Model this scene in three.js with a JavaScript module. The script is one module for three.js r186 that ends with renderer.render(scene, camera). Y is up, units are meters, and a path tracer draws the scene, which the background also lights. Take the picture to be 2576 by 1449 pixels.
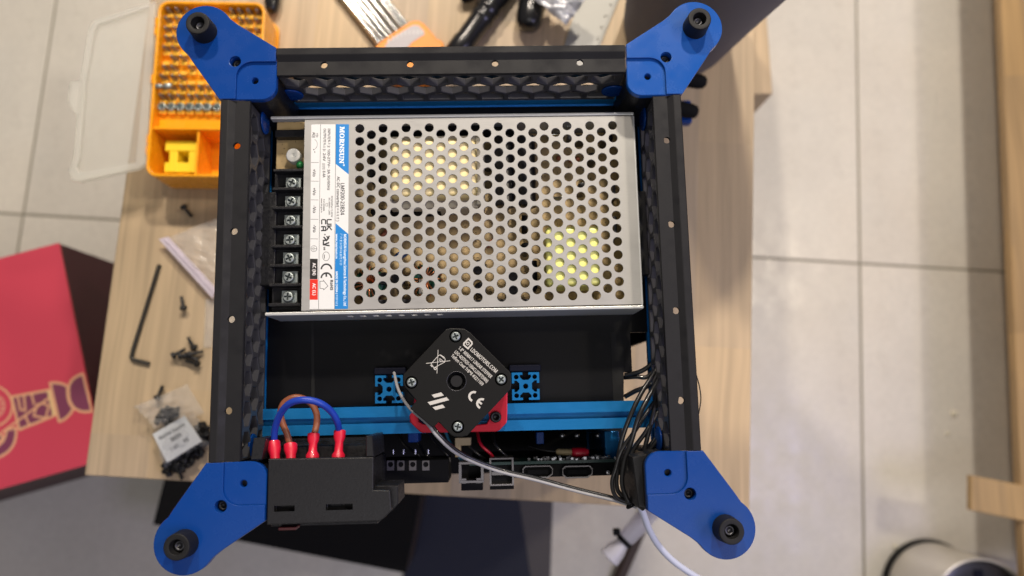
import * as THREE from 'three';
import { RoundedBoxGeometry } from 'three/addons/geometries/RoundedBoxGeometry.js';
import { mergeGeometries } from 'three/addons/utils/BufferGeometryUtils.js';
import { Brush, Evaluator, SUBTRACTION } from 'three-bvh-csg';

// ------------------------------------------------------------------ frame of reference
// All measures are millimetres in the printer's frame: X right, Y away, Z up, Z = 0 on the upper face of the printer's foot plates.
const FLOOR = -705, TABLE = -255;
const V = (X, Y, Z) => new THREE.Vector3(X / 1000, (Z - FLOOR) / 1000, -Y / 1000);
const TO_WORLD = new THREE.Matrix4().set(.001, 0, 0, 0, 0, 0, .001, -FLOOR / 1000, 0, -.001, 0, 0, 0, 0, 0, 1);

// ------------------------------------------------------------------ camera
const scene = new THREE.Scene();
const AX = [[0.99942907, -0.02242429, 0.0252722], [0.01856668, 0.98944736, 0.14369833], [-0.02822784, -0.14314707, 0.9892988]];
const EYE = [18.494, -64.894, 380.44], FOC = 1874.108;
const camera = new THREE.PerspectiveCamera(42.27, 16 / 9, 0.02, 20);
const dir = (a) => new THREE.Vector3(a[0], a[2], -a[1]);
camera.position.copy(V(...EYE));
camera.quaternion.setFromRotationMatrix(new THREE.Matrix4().makeBasis(dir(AX[0]), dir(AX[1]), dir(AX[2])));
camera.focus = 0.395;
camera.userData.fStop = 5.2;
scene.add(camera);

// where the line of sight through a point of the survey (2576 x 1449) meets the level Z
function at(px, py, Z) {
  const c = [(px - 1288) / FOC, -(py - 724.5) / FOC, -1];
  const d = [0, 1, 2].map((i) => AX[0][i] * c[0] + AX[1][i] * c[1] + AX[2][i] * c[2]);
  const s = (Z - EYE[2]) / d[2];
  return [EYE[0] + s * d[0], EYE[1] + s * d[1], Z];
}
const at2 = (px, py, Z) => at(px, py, Z).slice(0, 2);

// ------------------------------------------------------------------ light
scene.background = new THREE.Color(0.138, 0.130, 0.126);
const renderer = new THREE.WebGLRenderer({ antialias: true });
renderer.toneMapping = THREE.LinearToneMapping;
renderer.toneMappingExposure = 1.07;
renderer.shadowMap.enabled = true;
function lamp(X, Y, Z, color, candela, radius) {
  const l = new THREE.PointLight(color, candela);
  l.position.copy(V(X, Y, Z)); l.castShadow = true; l.shadow.radius = radius; l.shadow.mapSize.set(2048, 2048);
  l.name = 'ceiling_lamp'; scene.add(l); return l;
}
lamp(330, 1150, 1060, new THREE.Color(1, 0.90, 0.77), 5.0, 2.2);
lamp(-260, 1150, 1000, new THREE.Color(1, 0.87, 0.72), 3.6, 2.2);
lamp(1200, 450, 1500, new THREE.Color(1, 0.88, 0.70), 2.6, 3);
const cool = new THREE.RectAreaLight(new THREE.Color(0.62, 0.58, 1), 7, 0.5, 0.4);  // cool light from the right, its source out of view
cool.position.copy(V(950, -350, 850)); cool.lookAt(V(0, -30, -60)); cool.name = 'cool_side_light';
scene.add(cool);
const soft = new THREE.RectAreaLight(new THREE.Color(1, 0.97, 0.97), 2.1, 1.5, 0.6);  // added broad fill from above, standing in for bounce off the ceiling
soft.position.copy(V(60, -680, 1700)); soft.lookAt(V(0, 0, -100)); soft.name = 'soft_fill';
scene.add(soft);

// ------------------------------------------------------------------ small tools
let seed = 12345;
const rnd = () => { seed = (seed * 1664525 + 1013904223) >>> 0; return seed / 4294967296; };
const rr = (a, b) => a + (b - a) * rnd();
const lin = (r, g, b) => new THREE.Color().setRGB(r, g, b);
const used = {};
function numbered(name) { const n = used[name] = (used[name] ?? -1) + 1; return n ? name + '_' + String(n).padStart(3, '0') : name; }
const baseOf = new Map();

function uvBox(g) {
  const p = g.attributes.position, n = g.attributes.normal, uv = new Float32Array(p.count * 2);
  for (let i = 0; i < p.count; i++) {
    const a = Math.abs(n.getX(i)), b = Math.abs(n.getY(i)), c = Math.abs(n.getZ(i));
    const x = p.getX(i) / 1000, y = p.getY(i) / 1000, z = p.getZ(i) / 1000;
    if (c >= a && c >= b) { uv[2 * i] = x; uv[2 * i + 1] = y; } else if (a >= b) { uv[2 * i] = z; uv[2 * i + 1] = y; } else { uv[2 * i] = x; uv[2 * i + 1] = z; }
  }
  g.setAttribute('uv', new THREE.BufferAttribute(uv, 2));
}
function plain(g, keepUV) {
  const o = g.index ? g.toNonIndexed() : g;
  const r = new THREE.BufferGeometry();
  r.setAttribute('position', o.attributes.position.clone());
  if (!o.attributes.normal) o.computeVertexNormals();
  r.setAttribute('normal', o.attributes.normal.clone());
  if (keepUV) r.setAttribute('uv', o.attributes.uv.clone()); else uvBox(r);
  return r;
}
function thing(name, label, category, at0 = [0, 0, 0], group) {
  const o = new THREE.Group(); o.name = numbered(name); o.position.copy(V(...at0));
  o.userData = { label, category }; if (group) o.userData.group = group;
  baseOf.set(o, at0); scene.add(o); return o;
}
function struct(name, label, at0 = [0, 0, 0]) {
  const o = new THREE.Group(); o.name = numbered(name); o.position.copy(V(...at0));
  o.userData = { label, kind: 'structure' }; baseOf.set(o, at0); scene.add(o); return o;
}
// geometry in millimetres -> one named mesh under its thing
function part(parent, name, geos, mat, opt = {}) {
  const list = (Array.isArray(geos) ? geos : [geos]).map((g) => plain(g, opt.keepUV));
  const g = list.length > 1 ? mergeGeometries(list) : list[0];
  if (opt.post) g.applyMatrix4(opt.post);
  const b = baseOf.get(parent);
  g.applyMatrix4(new THREE.Matrix4().makeTranslation(-b[0], -b[1], -b[2]));
  g.applyMatrix4(new THREE.Matrix4().set(.001, 0, 0, 0, 0, 0, .001, 0, 0, -.001, 0, 0, 0, 0, 0, 1));
  const m = new THREE.Mesh(g, mat); m.name = numbered(name); m.castShadow = m.receiveShadow = true;
  if (opt.label) m.userData.label = opt.label;
  if (opt.kind) m.userData.kind = opt.kind;
  baseOf.set(m, b); parent.add(m); return m;
}
function group(parent, name, opt = {}) { const g = new THREE.Group(); g.name = numbered(name); baseOf.set(g, baseOf.get(parent)); if (opt.label) g.userData.label = opt.label; parent.add(g); return g; }
const T = (g, x, y, z) => g.translate(x, y, z);
const box = (x0, x1, y0, y1, z0, z1) => T(new THREE.BoxGeometry(x1 - x0, y1 - y0, z1 - z0), (x0 + x1) / 2, (y0 + y1) / 2, (z0 + z1) / 2);
const rbox = (x0, x1, y0, y1, z0, z1, r = 1, s = 2) => T(new RoundedBoxGeometry(x1 - x0, y1 - y0, z1 - z0, s, Math.min(r, (x1 - x0) / 2.01, (y1 - y0) / 2.01, (z1 - z0) / 2.01)), (x0 + x1) / 2, (y0 + y1) / 2, (z0 + z1) / 2);
const shape = (pts) => new THREE.Shape(pts.map((p) => new THREE.Vector2(p[0], p[1])));
const hole = (pts) => new THREE.Path(pts.map((p) => new THREE.Vector2(p[0], p[1])));
const ring = (cx, cy, r, n = 24, a0 = 0) => Array.from({ length: n }, (_, i) => [cx + r * Math.cos(a0 + i / n * 2 * Math.PI), cy + r * Math.sin(a0 + i / n * 2 * Math.PI)]);
const arc = (cx, cy, r, a, b, n = 12) => Array.from({ length: n + 1 }, (_, i) => { const t = (a + (b - a) * i / n) * Math.PI / 180; return [cx + r * Math.cos(t), cy + r * Math.sin(t)]; });
function ext(sh, z0, z1, bevel = 0, seg = 1) {
  return T(new THREE.ExtrudeGeometry(sh, { depth: z1 - z0 - 2 * bevel, bevelEnabled: bevel > 0, bevelThickness: bevel, bevelSize: bevel, bevelOffset: -bevel, bevelSegments: seg, curveSegments: 8 }), 0, 0, z0 + bevel);
}
function holed(pts, holes) { const s = shape(pts); for (const h of holes) s.holes.push(hole(h)); return s; }
function lathe(profile, x, y, n = 32) { // profile [r, z] from below upwards
  return new THREE.LatheGeometry(profile.map((p) => new THREE.Vector2(Math.max(p[0], 1e-4), p[1])), n).rotateX(Math.PI / 2).translate(x, y, 0);
}
const cylZ = (x, y, z0, z1, r0, r1 = r0, n = 28) => T(new THREE.CylinderGeometry(r1, r0, z1 - z0, n).rotateX(Math.PI / 2), x, y, (z0 + z1) / 2);
function between(g, a, b) { // turns geometry that points along +Y (unit: from 0 to length) to run from a to b
  const A = new THREE.Vector3(...a), B = new THREE.Vector3(...b), d = B.clone().sub(A).normalize();
  return g.applyMatrix4(new THREE.Matrix4().compose(A, new THREE.Quaternion().setFromUnitVectors(new THREE.Vector3(0, 1, 0), d), new THREE.Vector3(1, 1, 1)));
}
function rod(a, b, r0, r1 = r0, n = 20) { const L = Math.hypot(b[0] - a[0], b[1] - a[1], b[2] - a[2]); return between(new THREE.CylinderGeometry(r1, r0, L, n).translate(0, L / 2, 0), a, b); }
function turned(profile, a, b, n = 24) { return between(new THREE.LatheGeometry(profile.map((p) => new THREE.Vector2(Math.max(p[0], 1e-4), p[1])), n), a, b); }
function tube(pts, r, n = 60, m = 10) { return new THREE.TubeGeometry(new THREE.CatmullRomCurve3(pts.map((p) => new THREE.Vector3(...p)), false, 'centripetal'), n, r, m, false); }
const px = (list) => list.map(([x, y, z]) => at(x, y, z));
function quad(a, b, c, d) { // flat rectangle a(0,0) b(1,0) c(1,1) d(0,1)
  const g = new THREE.BufferGeometry();
  g.setAttribute('position', new THREE.Float32BufferAttribute([...a, ...b, ...c, ...a, ...c, ...d], 3));
  g.setAttribute('uv', new THREE.Float32BufferAttribute([0, 0, 1, 0, 1, 1, 0, 0, 1, 1, 0, 1], 2));
  g.computeVertexNormals(); return g;
}
const alongY = (g) => g.applyMatrix4(new THREE.Matrix4().set(0, 0, 1, 0, 1, 0, 0, 0, 0, 1, 0, 0, 0, 0, 0, 1)); // x->Y, y->Z, z->X
const alongX = (g) => g.applyMatrix4(new THREE.Matrix4().set(1, 0, 0, 0, 0, 0, -1, 0, 0, 1, 0, 0, 0, 0, 0, 1)); // x->X, y->Z, z->-Y

// ------------------------------------------------------------------ procedural textures
function lattice(n, s) { let q = s; const a = new Float32Array(n * n); for (let i = 0; i < n * n; i++) { q = (q * 1664525 + 1013904223) >>> 0; a[i] = q / 4294967296; } return a; }
function noise(n, s) { // tiling value noise, n cells per side
  const L = lattice(n, s), f = (t) => t * t * (3 - 2 * t);
  return (u, v) => {
    const x = ((u % 1) + 1) % 1 * n, y = ((v % 1) + 1) % 1 * n, i = Math.floor(x) % n, j = Math.floor(y) % n, a = f(x - Math.floor(x)), b = f(y - Math.floor(y)), i1 = (i + 1) % n, j1 = (j + 1) % n;
    return (L[j * n + i] * (1 - a) + L[j * n + i1] * a) * (1 - b) + (L[j1 * n + i] * (1 - a) + L[j1 * n + i1] * a) * b;
  };
}
function tex(n, fn, srgb, metresX, metresY = metresX) {
  const d = new Uint8Array(n * n * 4);
  for (let j = 0; j < n; j++) for (let i = 0; i < n; i++) { const c = fn(i / n, j / n), k = (j * n + i) * 4; d[k] = 255 * Math.min(1, Math.max(0, c[0])); d[k + 1] = 255 * Math.min(1, Math.max(0, c[1])); d[k + 2] = 255 * Math.min(1, Math.max(0, c[2])); d[k + 3] = 255; }
  const t = new THREE.DataTexture(d, n, n); t.wrapS = t.wrapT = THREE.RepeatWrapping; t.magFilter = THREE.LinearFilter; t.minFilter = THREE.LinearMipmapLinearFilter;
  if (srgb) t.colorSpace = THREE.SRGBColorSpace;
  t.repeat.set(1 / metresX, 1 / metresY); t.needsUpdate = true; return t;
}
const grey = (f) => (u, v) => { const x = f(u, v); return [x, x, x]; };
const n4 = noise(4, 1), n8 = noise(8, 2), n16 = noise(16, 3), n32 = noise(32, 4), n64 = noise(64, 5), n128 = noise(128, 6), n256 = noise(256, 7);
const std = (o) => new THREE.MeshStandardMaterial(o);
const phy = (o) => new THREE.MeshPhysicalMaterial(o);

// fine surfaces: printed plastic lines, specks, brushed metal
const printLines = tex(256, grey((u, v) => 0.5 + 0.38 * Math.sin((u + v) * 2 * Math.PI * 24) * (0.6 + 0.4 * n8(u, v)) + 0.2 * (n64(u, v) - 0.5)), false, 0.012);
const speck = tex(512, grey((u, v) => { const s = n256(u, v), b = n128(v, u); return 0.4 + 0.25 * n64(u, v) + (s > 0.86 ? 0.35 : 0) * b + 0.15 * b; }), false, 0.06);
const smudge = tex(256, grey((u, v) => 0.32 + 0.3 * n4(u, v) + 0.2 * n16(u, v) + 0.1 * n128(u, v)), false, 0.07);
const brushed = tex(512, grey((u, v) => 0.34 + 0.16 * n256(u * 0.06, v) + 0.14 * n8(u, v) + 0.08 * n32(u * .2, v)), false, 0.05);

const M = {};
M.blue = phy({ specularIntensity: .7, color: lin(0.008, 0.082, 0.36), roughness: 0.42, roughnessMap: smudge, bumpMap: printLines, bumpScale: 0.00003 });  // lighter than blueSmooth: the cool light on that plate is in its colour
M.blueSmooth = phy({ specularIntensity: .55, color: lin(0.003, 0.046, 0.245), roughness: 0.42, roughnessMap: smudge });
M.blackPrint = phy({ color: lin(0.009, 0.009, 0.011), roughness: 0.75, specularIntensity: .75, roughnessMap: speck, bumpMap: speck, bumpScale: 0.00012 });
M.rail = phy({ color: lin(0.010, 0.010, 0.012), roughness: 0.9, specularIntensity: .55, roughnessMap: smudge, bumpMap: speck, bumpScale: 0.00003 });
M.rubber = phy({ color: lin(0.009, 0.009, 0.010), roughness: 0.55, specularIntensity: .6 });
M.mesh = phy({ color: lin(0.050, 0.050, 0.057), roughness: 0.34, bumpMap: speck, bumpScale: 0.00004 });
M.blackGloss = phy({ color: lin(0.003, 0.003, 0.004), roughness: 0.4, specularIntensity: .4 });
M.blackMatt = phy({ color: lin(0.005, 0.005, 0.006), roughness: 0.85, specularIntensity: .5 });
M.darkSteel = std({ color: lin(0.10, 0.10, 0.11), metalness: 0.9, roughness: 0.4 });
M.blackSteel = std({ color: lin(0.025, 0.025, 0.027), metalness: 0.5, roughness: 0.42 });
M.anod = phy({ color: lin(0.012, 0.20, 0.52), metalness: 0.4, roughness: 0.42, roughnessMap: brushed });
M.redAnod = phy({ color: lin(0.50, 0.010, 0.030), metalness: 0.45, roughness: 0.4 });
M.sheet = phy({ color: lin(0.43, 0.425, 0.41), metalness: 0.5, roughness: 1.0, roughnessMap: brushed, anisotropy: 0.3 });
M.sheetEdge = phy({ color: lin(0.66, 0.67, 0.66), metalness: 0.45, roughness: 0.34 });
M.zinc = std({ color: lin(0.42, 0.47, 0.47), metalness: 0.85, roughness: 0.42 });
M.chrome = std({ color: lin(0.80, 0.81, 0.80), metalness: 1, roughness: 0.14 });
M.cavity = std({ color: lin(0.004, 0.004, 0.005), roughness: 0.9 });

// ------------------------------------------------------------------ floor of tiles
const tileTex = [0, 1].map((k) => tex(512, (u, v) => {
  const a = (k ? n4(u + .3, v + .6) : n4(u, v)) * 0.45 + n8(v + k * .4, u) * 0.3 + n16(u, v) * 0.15 + n64(u, v) * 0.1, b = n8(u * 1 + .37, v + .11), w = n128(u, v) * .03;
  const l = 0.93 + 0.09 * a + w - .02; return [l * (0.865 + 0.010 * b), l * 0.85, l * (0.82 - 0.012 * b)];
}, true, 0.62));
M.tiles = tileTex.map((t) => std({ map: t, roughness: 0.55, roughnessMap: smudge }));
M.grout = std({ color: lin(0.27, 0.25, 0.20), roughness: 0.95 });
{
  const floor = struct('floor', 'beige ceramic floor tiles with narrow joints', [0, 0, FLOOR]);
  part(floor, 'grout', box(-3200, 3200, -3200, 3200, FLOOR - 12, FLOOR - 1.2), M.grout);
  const ang = -4.4 * Math.PI / 180, P = 621, J = 3.2, o = at2(2163.5, 663, FLOOR), ux = [Math.cos(ang), Math.sin(ang)], uy = [-ux[1], ux[0]];
  const shared = {};
  for (let i = -4; i < 3; i++) for (let j = -3; j < 3; j++) {
    const key = 0; const cx = o[0] + ux[0] * (i + .5) * P + uy[0] * (j + .5) * P, cy = o[1] + ux[1] * (i + .5) * P + uy[1] * (j + .5) * P;
    shared[key] ??= (() => { const g = plain(rbox(-P / 2 + J / 2, P / 2 - J / 2, -P / 2 + J / 2, P / 2 - J / 2, -9, 0, 1.2, 2)); g.applyMatrix4(new THREE.Matrix4().set(.001, 0, 0, 0, 0, 0, .001, 0, 0, -.001, 0, 0, 0, 0, 0, 1)); return g; })();
    const m = new THREE.Mesh(shared[key], M.tiles[Math.abs(i * 3 + j) % 2]); m.name = numbered('tile');
    m.position.copy(V(cx, cy, FLOOR)); m.rotation.y = ang + Math.PI * (Math.abs(i + 2 * j) % 2); m.castShadow = m.receiveShadow = true; floor.add(m);
  }
}

// ------------------------------------------------------------------ side table
const woodTex = tex(1024, (u, v) => { // grain runs along v; staves with their own tone
  const cols = 11, c = Math.floor(u * cols), off = lattice(16, 91)[c] , seg = 3, s = Math.floor(((v + off) % 1) * seg), tone = lattice(16, 77)[(c * 5 + s * 3) % 256];
  const wob = 0.012 * (n8(u, v) - .5);
  const g = n256(u + wob, v * 0.035 + c * .13) * 0.5 + n128(u + wob, v * 0.05 + s * .31) * 0.3 + n64(u, v * 0.12) * 0.2, blot = n8(u, v * .6);
  const l = 0.92 + 0.07 * (tone - .5) + 0.17 * (g - .5) + 0.10 * (blot - .5), r = 0.05 * (tone - .5);
  return [l * (0.805 + r * .3), l * (0.71 - r * .1), l * (0.58 - r)];
}, true, 0.55);
const woodGrain = tex(512, grey((u, v) => n256(u, v * .05) * .6 + n128(u, v * .08) * .4), false, 0.275);
M.wood = std({ map: woodTex, roughness: 0.5, bumpMap: woodGrain, bumpScale: 0.0001 });
M.woodEdge = std({ map: woodTex, color: lin(0.9, 0.85, 0.75), roughness: 0.55 });
{
  const a = at2(212, 1196, TABLE), b = at2(1886, 1291, TABLE), w = Math.hypot(b[0] - a[0], b[1] - a[1]), ang = Math.atan2(b[1] - a[1], b[0] - a[0]), D = 560;
  const post = new THREE.Matrix4().makeTranslation(a[0], a[1], 0).multiply(new THREE.Matrix4().makeRotationZ(ang));
  const t = thing('side_table', 'square side table with light oak grain carrying the upturned machine', 'table', [0, 0, FLOOR]);
  part(t, 'table_top', rbox(0, w, 0, D, TABLE - 48, TABLE, 1.2, 2), M.wood, { post });
  for (const [x, y] of [[25, 25], [w - 25, 25], [25, D - 25], [w - 25, D - 25]]) part(t, 'leg', box(x - 24, x + 24, y - 24, y + 24, FLOOR, TABLE - 48), M.woodEdge, { post });
}

// ------------------------------------------------------------------ the upturned printer
const printer = thing('desktop_3d_printer', 'upturned black and blue desktop 3D printer with four blue feet facing up', 'printer', [0, 0, TABLE]);
const ev = new Evaluator(); ev.useGroups = false; ev.attributes = ['position', 'normal'];
const minus = (g, cutters) => { let a = new Brush(plain(g)); a.updateMatrixWorld(); for (const c of cutters) { const b = new Brush(plain(c)); b.updateMatrixWorld(); a = ev.evaluate(a, b, SUBTRACTION); } return a.geometry; };

// feet: outline of the rear right one, mirrored for the others
const FX = 132.7, FY = 132.3;
const footOutline = () => [[94.4, 104], [94.5, 123], [115.5, 136.6], [119.2, 139.6], ...arc(FX, FY, 15.1, 145, -55, 26), [139.4, 116.8], [137.2, 113.6], [123.8, 94.4], [102, 94.3], ...arc(102.2, 102.2, 7.9, 262, 188, 8)];
const footUpper = () => [[94.5, 115.2], [94.5, 123], [115.5, 136.6], [119.2, 139.6], ...arc(FX, FY, 15.1, 145, -55, 26), [139.4, 116.8], [137.2, 113.6], [123.8, 94.4], [115.2, 94.4], ...arc(106.8, 106.8, 8.4, 0, 90, 8)];
for (const [sx, sy] of [[-1, 1], [1, 1], [-1, -1], [1, -1]]) {
  const mir = (pts) => { const q = pts.map(([x, y]) => [sx * x, sy * y]); return sx * sy < 0 ? q.reverse() : q; };
  const big = ring(sx * 116, sy * 115.4, 2.95, 28), small = ring(sx * 105.7, sy * 105, 1.7, 20);
  const up = ext(holed(mir(footUpper()), [big]), -1.7, 0, 0.35, 2);
  const low = ext(holed(mir(footOutline()), [big, small]), -5.5, -1.6, 0.4, 1);
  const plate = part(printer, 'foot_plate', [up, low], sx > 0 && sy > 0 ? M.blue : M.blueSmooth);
  part(plate, 'corner_block', ext(shape(mir([[94.9, 104], [95, 122.5], [122.6, 122.6], [123, 95], [102, 94.9], ...arc(102.4, 102.4, 7.5, 262, 188, 8)])), -60, -5.4, 0.5), M.blackPrint);
  part(plate, 'screw', [lathe([[0, -5.4], [2.7, -5.4], [2.7, -4.4], [2.2, -3.6], [1.3, -3.5], [1.2, -4.6], [0, -4.7]], sx * 116, sy * 115.4, 20)], M.blackSteel);
  const rf = part(plate, 'rubber_foot', [lathe([[6.75, 0.02], [6.75, 0.4], [6.25, 9.3], [6.05, 9.8], [5.7, 9.92], [3.75, 9.92], [3.45, 9.6], [3.3, 4.5], [0, 4.4]], sx * FX, sy * FY, 40)], M.rubber);
  part(plate, 'foot_screw', [lathe([[0, 4.5], [2.7, 4.5], [2.7, 5.8], [2.2, 6.4], [1.4, 6.5], [1.25, 5.4], [0, 5.3]], sx * FX, sy * FY, 24)], M.darkSteel);
}

// three perforated skirts: upper rail with screw holes, hexagonal mesh wall
{
  const prof = () => shape([[107.8, -4], [107.8, -2.7], [108.2, -2.1], [115.7, -2.1], [118.7, -0.15], [119.2, 0], [122.3, 0], [122.9, -0.6], [122.9, -3.6], [122.4, -4]]);
  const lenA = -94.2, lenB = 93.8;
  const rails = {
    rear: (g) => g.applyMatrix4(new THREE.Matrix4().set(0, 0, 1, 0, 1, 0, 0, 0, 0, 1, 0, 0, 0, 0, 0, 1)),      // profile x -> Y, y -> Z, depth -> X
    left: (g) => g.applyMatrix4(new THREE.Matrix4().set(-1, 0, 0, 0, 0, 0, 1, 0, 0, 1, 0, 0, 0, 0, 0, 1)),
    right: (g) => g.applyMatrix4(new THREE.Matrix4().set(1, 0, 0, 0, 0, 0, -1, 0, 0, 1, 0, 0, 0, 0, 0, 1)),
  };
  const wall = () => {
    const s = shape([[lenA, -40.2], [lenB, -40.2], [lenB, -3], [lenA, -3]]), hx = 6.15, hy = 6.8, zc = -39.7;
    for (let row = 0; row < 3; row++) for (let k = -1; k < 14; k++) {
      const x = -86.4 + 15.42 * k + (row % 2 ? 7.71 : 0), z = -11.2 - 11.7 * row;
      if (x < lenA + 7 || x > lenB - 7) continue;
      const zb = Math.max(z - hy, zc), pts = [[x, z + hy], [x + hx, z + hy * .46], [x + hx, Math.max(z - hy * .46, zc)]];
      if (zb > zc) pts.push([x, zb]);
      pts.push([x - hx, Math.max(z - hy * .46, zc)], [x - hx, z + hy * .46]);
      s.holes.push(hole(pts.reverse()));
    }
    return ext(s, 0, 4.2, 0.35, 1);
  };
  const wallTo = { // wall lies in (along, Z) with depth outwards
    rear: (g) => g.applyMatrix4(new THREE.Matrix4().set(1, 0, 0, 0, 0, 0, -1, 112.3, 0, 1, 0, 0, 0, 0, 0, 1)),
    left: (g) => g.applyMatrix4(new THREE.Matrix4().set(0, 0, 1, -112.3, 1, 0, 0, 0, 0, 1, 0, 0, 0, 0, 0, 1)),
    right: (g) => g.applyMatrix4(new THREE.Matrix4().set(0, 0, 1, 108.1, 1, 0, 0, 0, 0, 1, 0, 0, 0, 0, 0, 1)),
  };
  for (const k of ['rear', 'left', 'right']) {
    const raw = T(new THREE.ExtrudeGeometry(prof(), { depth: lenB - lenA, bevelEnabled: false }), 0, 0, lenA);
    if (k === 'right') T(raw, 0, 0, -(lenA + lenB));
    const r = rails[k](raw);
    const cuts = [-69.2, -23, 23, 69.2].map((d) => k === 'rear' ? cylZ(d, 113.8, -20, 5, 1.85, 1.85, 20) : cylZ((k === 'left' ? -1 : 1) * 114.4, d, -20, 5, 1.85, 1.85, 20));
    const skirt = part(printer, 'skirt', minus(r, cuts), M.rail);
    part(skirt, 'hexagon_mesh', wallTo[k](wall()), M.mesh); part(skirt, 'mesh_backing', k === 'rear' ? box(-93, 93, 119, 119.8, -41, -27) : k === 'left' ? box(-119.8, -119, -93, 93, -41, -30) : box(119, 119.8, -93, 93, -41, -30), M.blackPrint);
  }
  // blue round inserts pressed into the mesh near the corners
  const disc = (c, n) => turned([[0, 0], [6.9, 0], [6.9, 0.8], [6.4, 1.3], [0, 1.3]], c, [c[0] + n[0], c[1] + n[1], c[2]], 36);
  for (const [c, n] of [[[-93.2, 108, -26.5], [0, -1]], [[91, 108, -26], [0, -1]], [[-108, 91.2, -26], [1, 0]], [[-109.2, -88.5, -24], [1, 0]], [[107.4, -89.8, -24], [-1, 0]], [[108, 90.5, -26], [-1, 0]]]) part(printer, 'round_insert', disc(c, n), M.blueSmooth);
}

// blue aluminium frame
function slotSection(cx, cy, s = 7.6) { // T-slot section centred on cx, cy
  const q = [[-s, -s], [-1.7, -s], [-1.7, -s + 1.3], [-3.2, -s + 1.3], [-3.2, -s + 2.6], [-1.6, -s + 4.2], [1.6, -s + 4.2], [3.2, -s + 2.6], [3.2, -s + 1.3], [1.7, -s + 1.3], [1.7, -s]];
  const out = []; for (let k = 0; k < 4; k++) { const c = Math.round(Math.cos(k * Math.PI / 2)), d = Math.round(Math.sin(k * Math.PI / 2)); for (const [x, y] of q) out.push([cx + c * x - d * y, cy + d * x + c * y]); }
  return holed(out, [ring(cx, cy, 1.5, 20).reverse(), ...[[-1, -1], [1, -1], [1, 1], [-1, 1]].map(([a, b]) => ring(cx + a * 5.2, cy + b * 5.2, 1.35, 16).reverse())]);
}
{
  const along = (g, m) => g.applyMatrix4(new THREE.Matrix4().set(...m));
  // rear cross bar under the motor, seen from its slotted side
  const rb = T(new THREE.ExtrudeGeometry(slotSection(0, 0, 7.45), { depth: 221, bevelEnabled: false }), 0, 0, -111);
  part(printer, 'frame_bar', along(rb, [0, 0, 1, 0, 1, 0, 0, -76.6, 0, 1, 0, -45.6, 0, 0, 0, 1]), M.anod, { label: 'blue slotted bar across the open base' });
  const grooved = (x0, x1) => [rbox(x0, x1, -114, 113, -44.6, -40.3, .3, 1), rbox(x0, x1, -114, 113, -55, -50.6, .3, 1), box(x0 + .9, x1 - .9, -114, 113, -51, -44)];
  part(printer, 'frame_bar', grooved(-114.6, -109.7), M.anod); part(printer, 'frame_bar', grooved(108.9, 113.6), M.anod);
  part(printer, 'frame_bar', [rbox(-109.6, 108.8, 108.2, 113, -44.6, -40.3, .3, 1), rbox(-109.6, 108.8, 108.2, 113, -55, -50.6, .3, 1), box(-109.6, 108.8, 109.1, 112.2, -51, -44)], M.anod);
  for (const [x, y] of [[-115, 116], [114, 116], [-115, -108], [114, -108]]) part(printer, 'frame_post', T(new THREE.ExtrudeGeometry(slotSection(x, y, 7.2), { depth: 180, bevelEnabled: false }), 0, 0, -243), M.anod);
  // ends of the two lift columns
  for (const x of [-39.6, 37]) part(printer, 'column_end', T(new THREE.ExtrudeGeometry(slotSection(x, -59.7, 7.7), { depth: 66, bevelEnabled: false }), 0, 0, -108), M.anod);
  for (const x of [-39.6, 37]) part(printer, 'column_clamp', rbox(x - 9, x + 9, -51.6, -47.5, -49, -45, .8), M.navy = M.navy ?? phy({ color: lin(0.003, 0.004, 0.012), roughness: .6, specularIntensity: .25 }));
  // deck and closed body beneath it
  part(printer, 'deck', ext(shape([[-110, -69], [92, -69], [92, -53], [99, -53], [99, -30], [109, -30], [109, 108.2], [-110, 108.2]]), -52, -49.6, 0.3), M.blackGloss);
  M.deckStrip = phy({ color: lin(0.010, 0.010, 0.010), roughness: .6, specularIntensity: .4 });
  const st = (pts) => ext(shape(pts.map((p) => at2(p[0], p[1], -49.4))), -49.55, -49.35, 0.03);
  part(printer, 'deck_strip', st([[783, 805], [789, 805], [792, 1008], [783, 1008]]), M.deckStrip);
  part(printer, 'deck_strip', st([[1535, 835], [1548, 835], [1552, 872], [1569, 872], [1569, 1008], [1543, 1008]]), M.deckStrip);
  part(printer, 'body_panel', [box(-129, -126, -105, 118, -243, -62), box(122, 124.5, -30, 118, -243, -62), box(-118, 116, 124, 127, -243, -62)], M.blackMatt);
  part(printer, 'top_panel', rbox(-129, 126, -112, 128, -254.8, -243, 2), M.blackMatt);
  part(printer, 'electronics_tray', [box(-116, 90, -84, -69.5, -170, -56), box(-116, 90, -119, -84, -170, -164), box(-116, -100, -119, -84, -170, -62)], M.blackMatt);
  // dark handles that stick out at the right flank
  for (const [a, b] of [[[1700, 196], [1778, 208]], [[1690, 268], [1757, 284]]]) { const A = at(...a, -205), B = at(...b, -205); part(printer, 'handle', turned([[0, 0], [5.6, 0], [6.2, 6], [6.2, Math.hypot(B[0] - A[0], B[1] - A[1]) - 7], [5.2, Math.hypot(B[0] - A[0], B[1] - A[1]) - 2.2], [3, Math.hypot(B[0] - A[0], B[1] - A[1]) - .4], [0, Math.hypot(B[0] - A[0], B[1] - A[1])]], A, B, 24), M.blackMatt); }
  { const A = at(1712, 262, -214); part(printer, 'hinge', rbox(A[0] - 6, A[0] + 9, A[1] - 17, A[1] + 3, -222, -212, 2), M.blueSmooth); }
  // black bracket beside the terminals
  part(printer, 'supply_bracket', [rbox(-109.2, -100.6, -1.8, 51.5, -49.5, -29, 1)], M.blackPrint);
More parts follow.
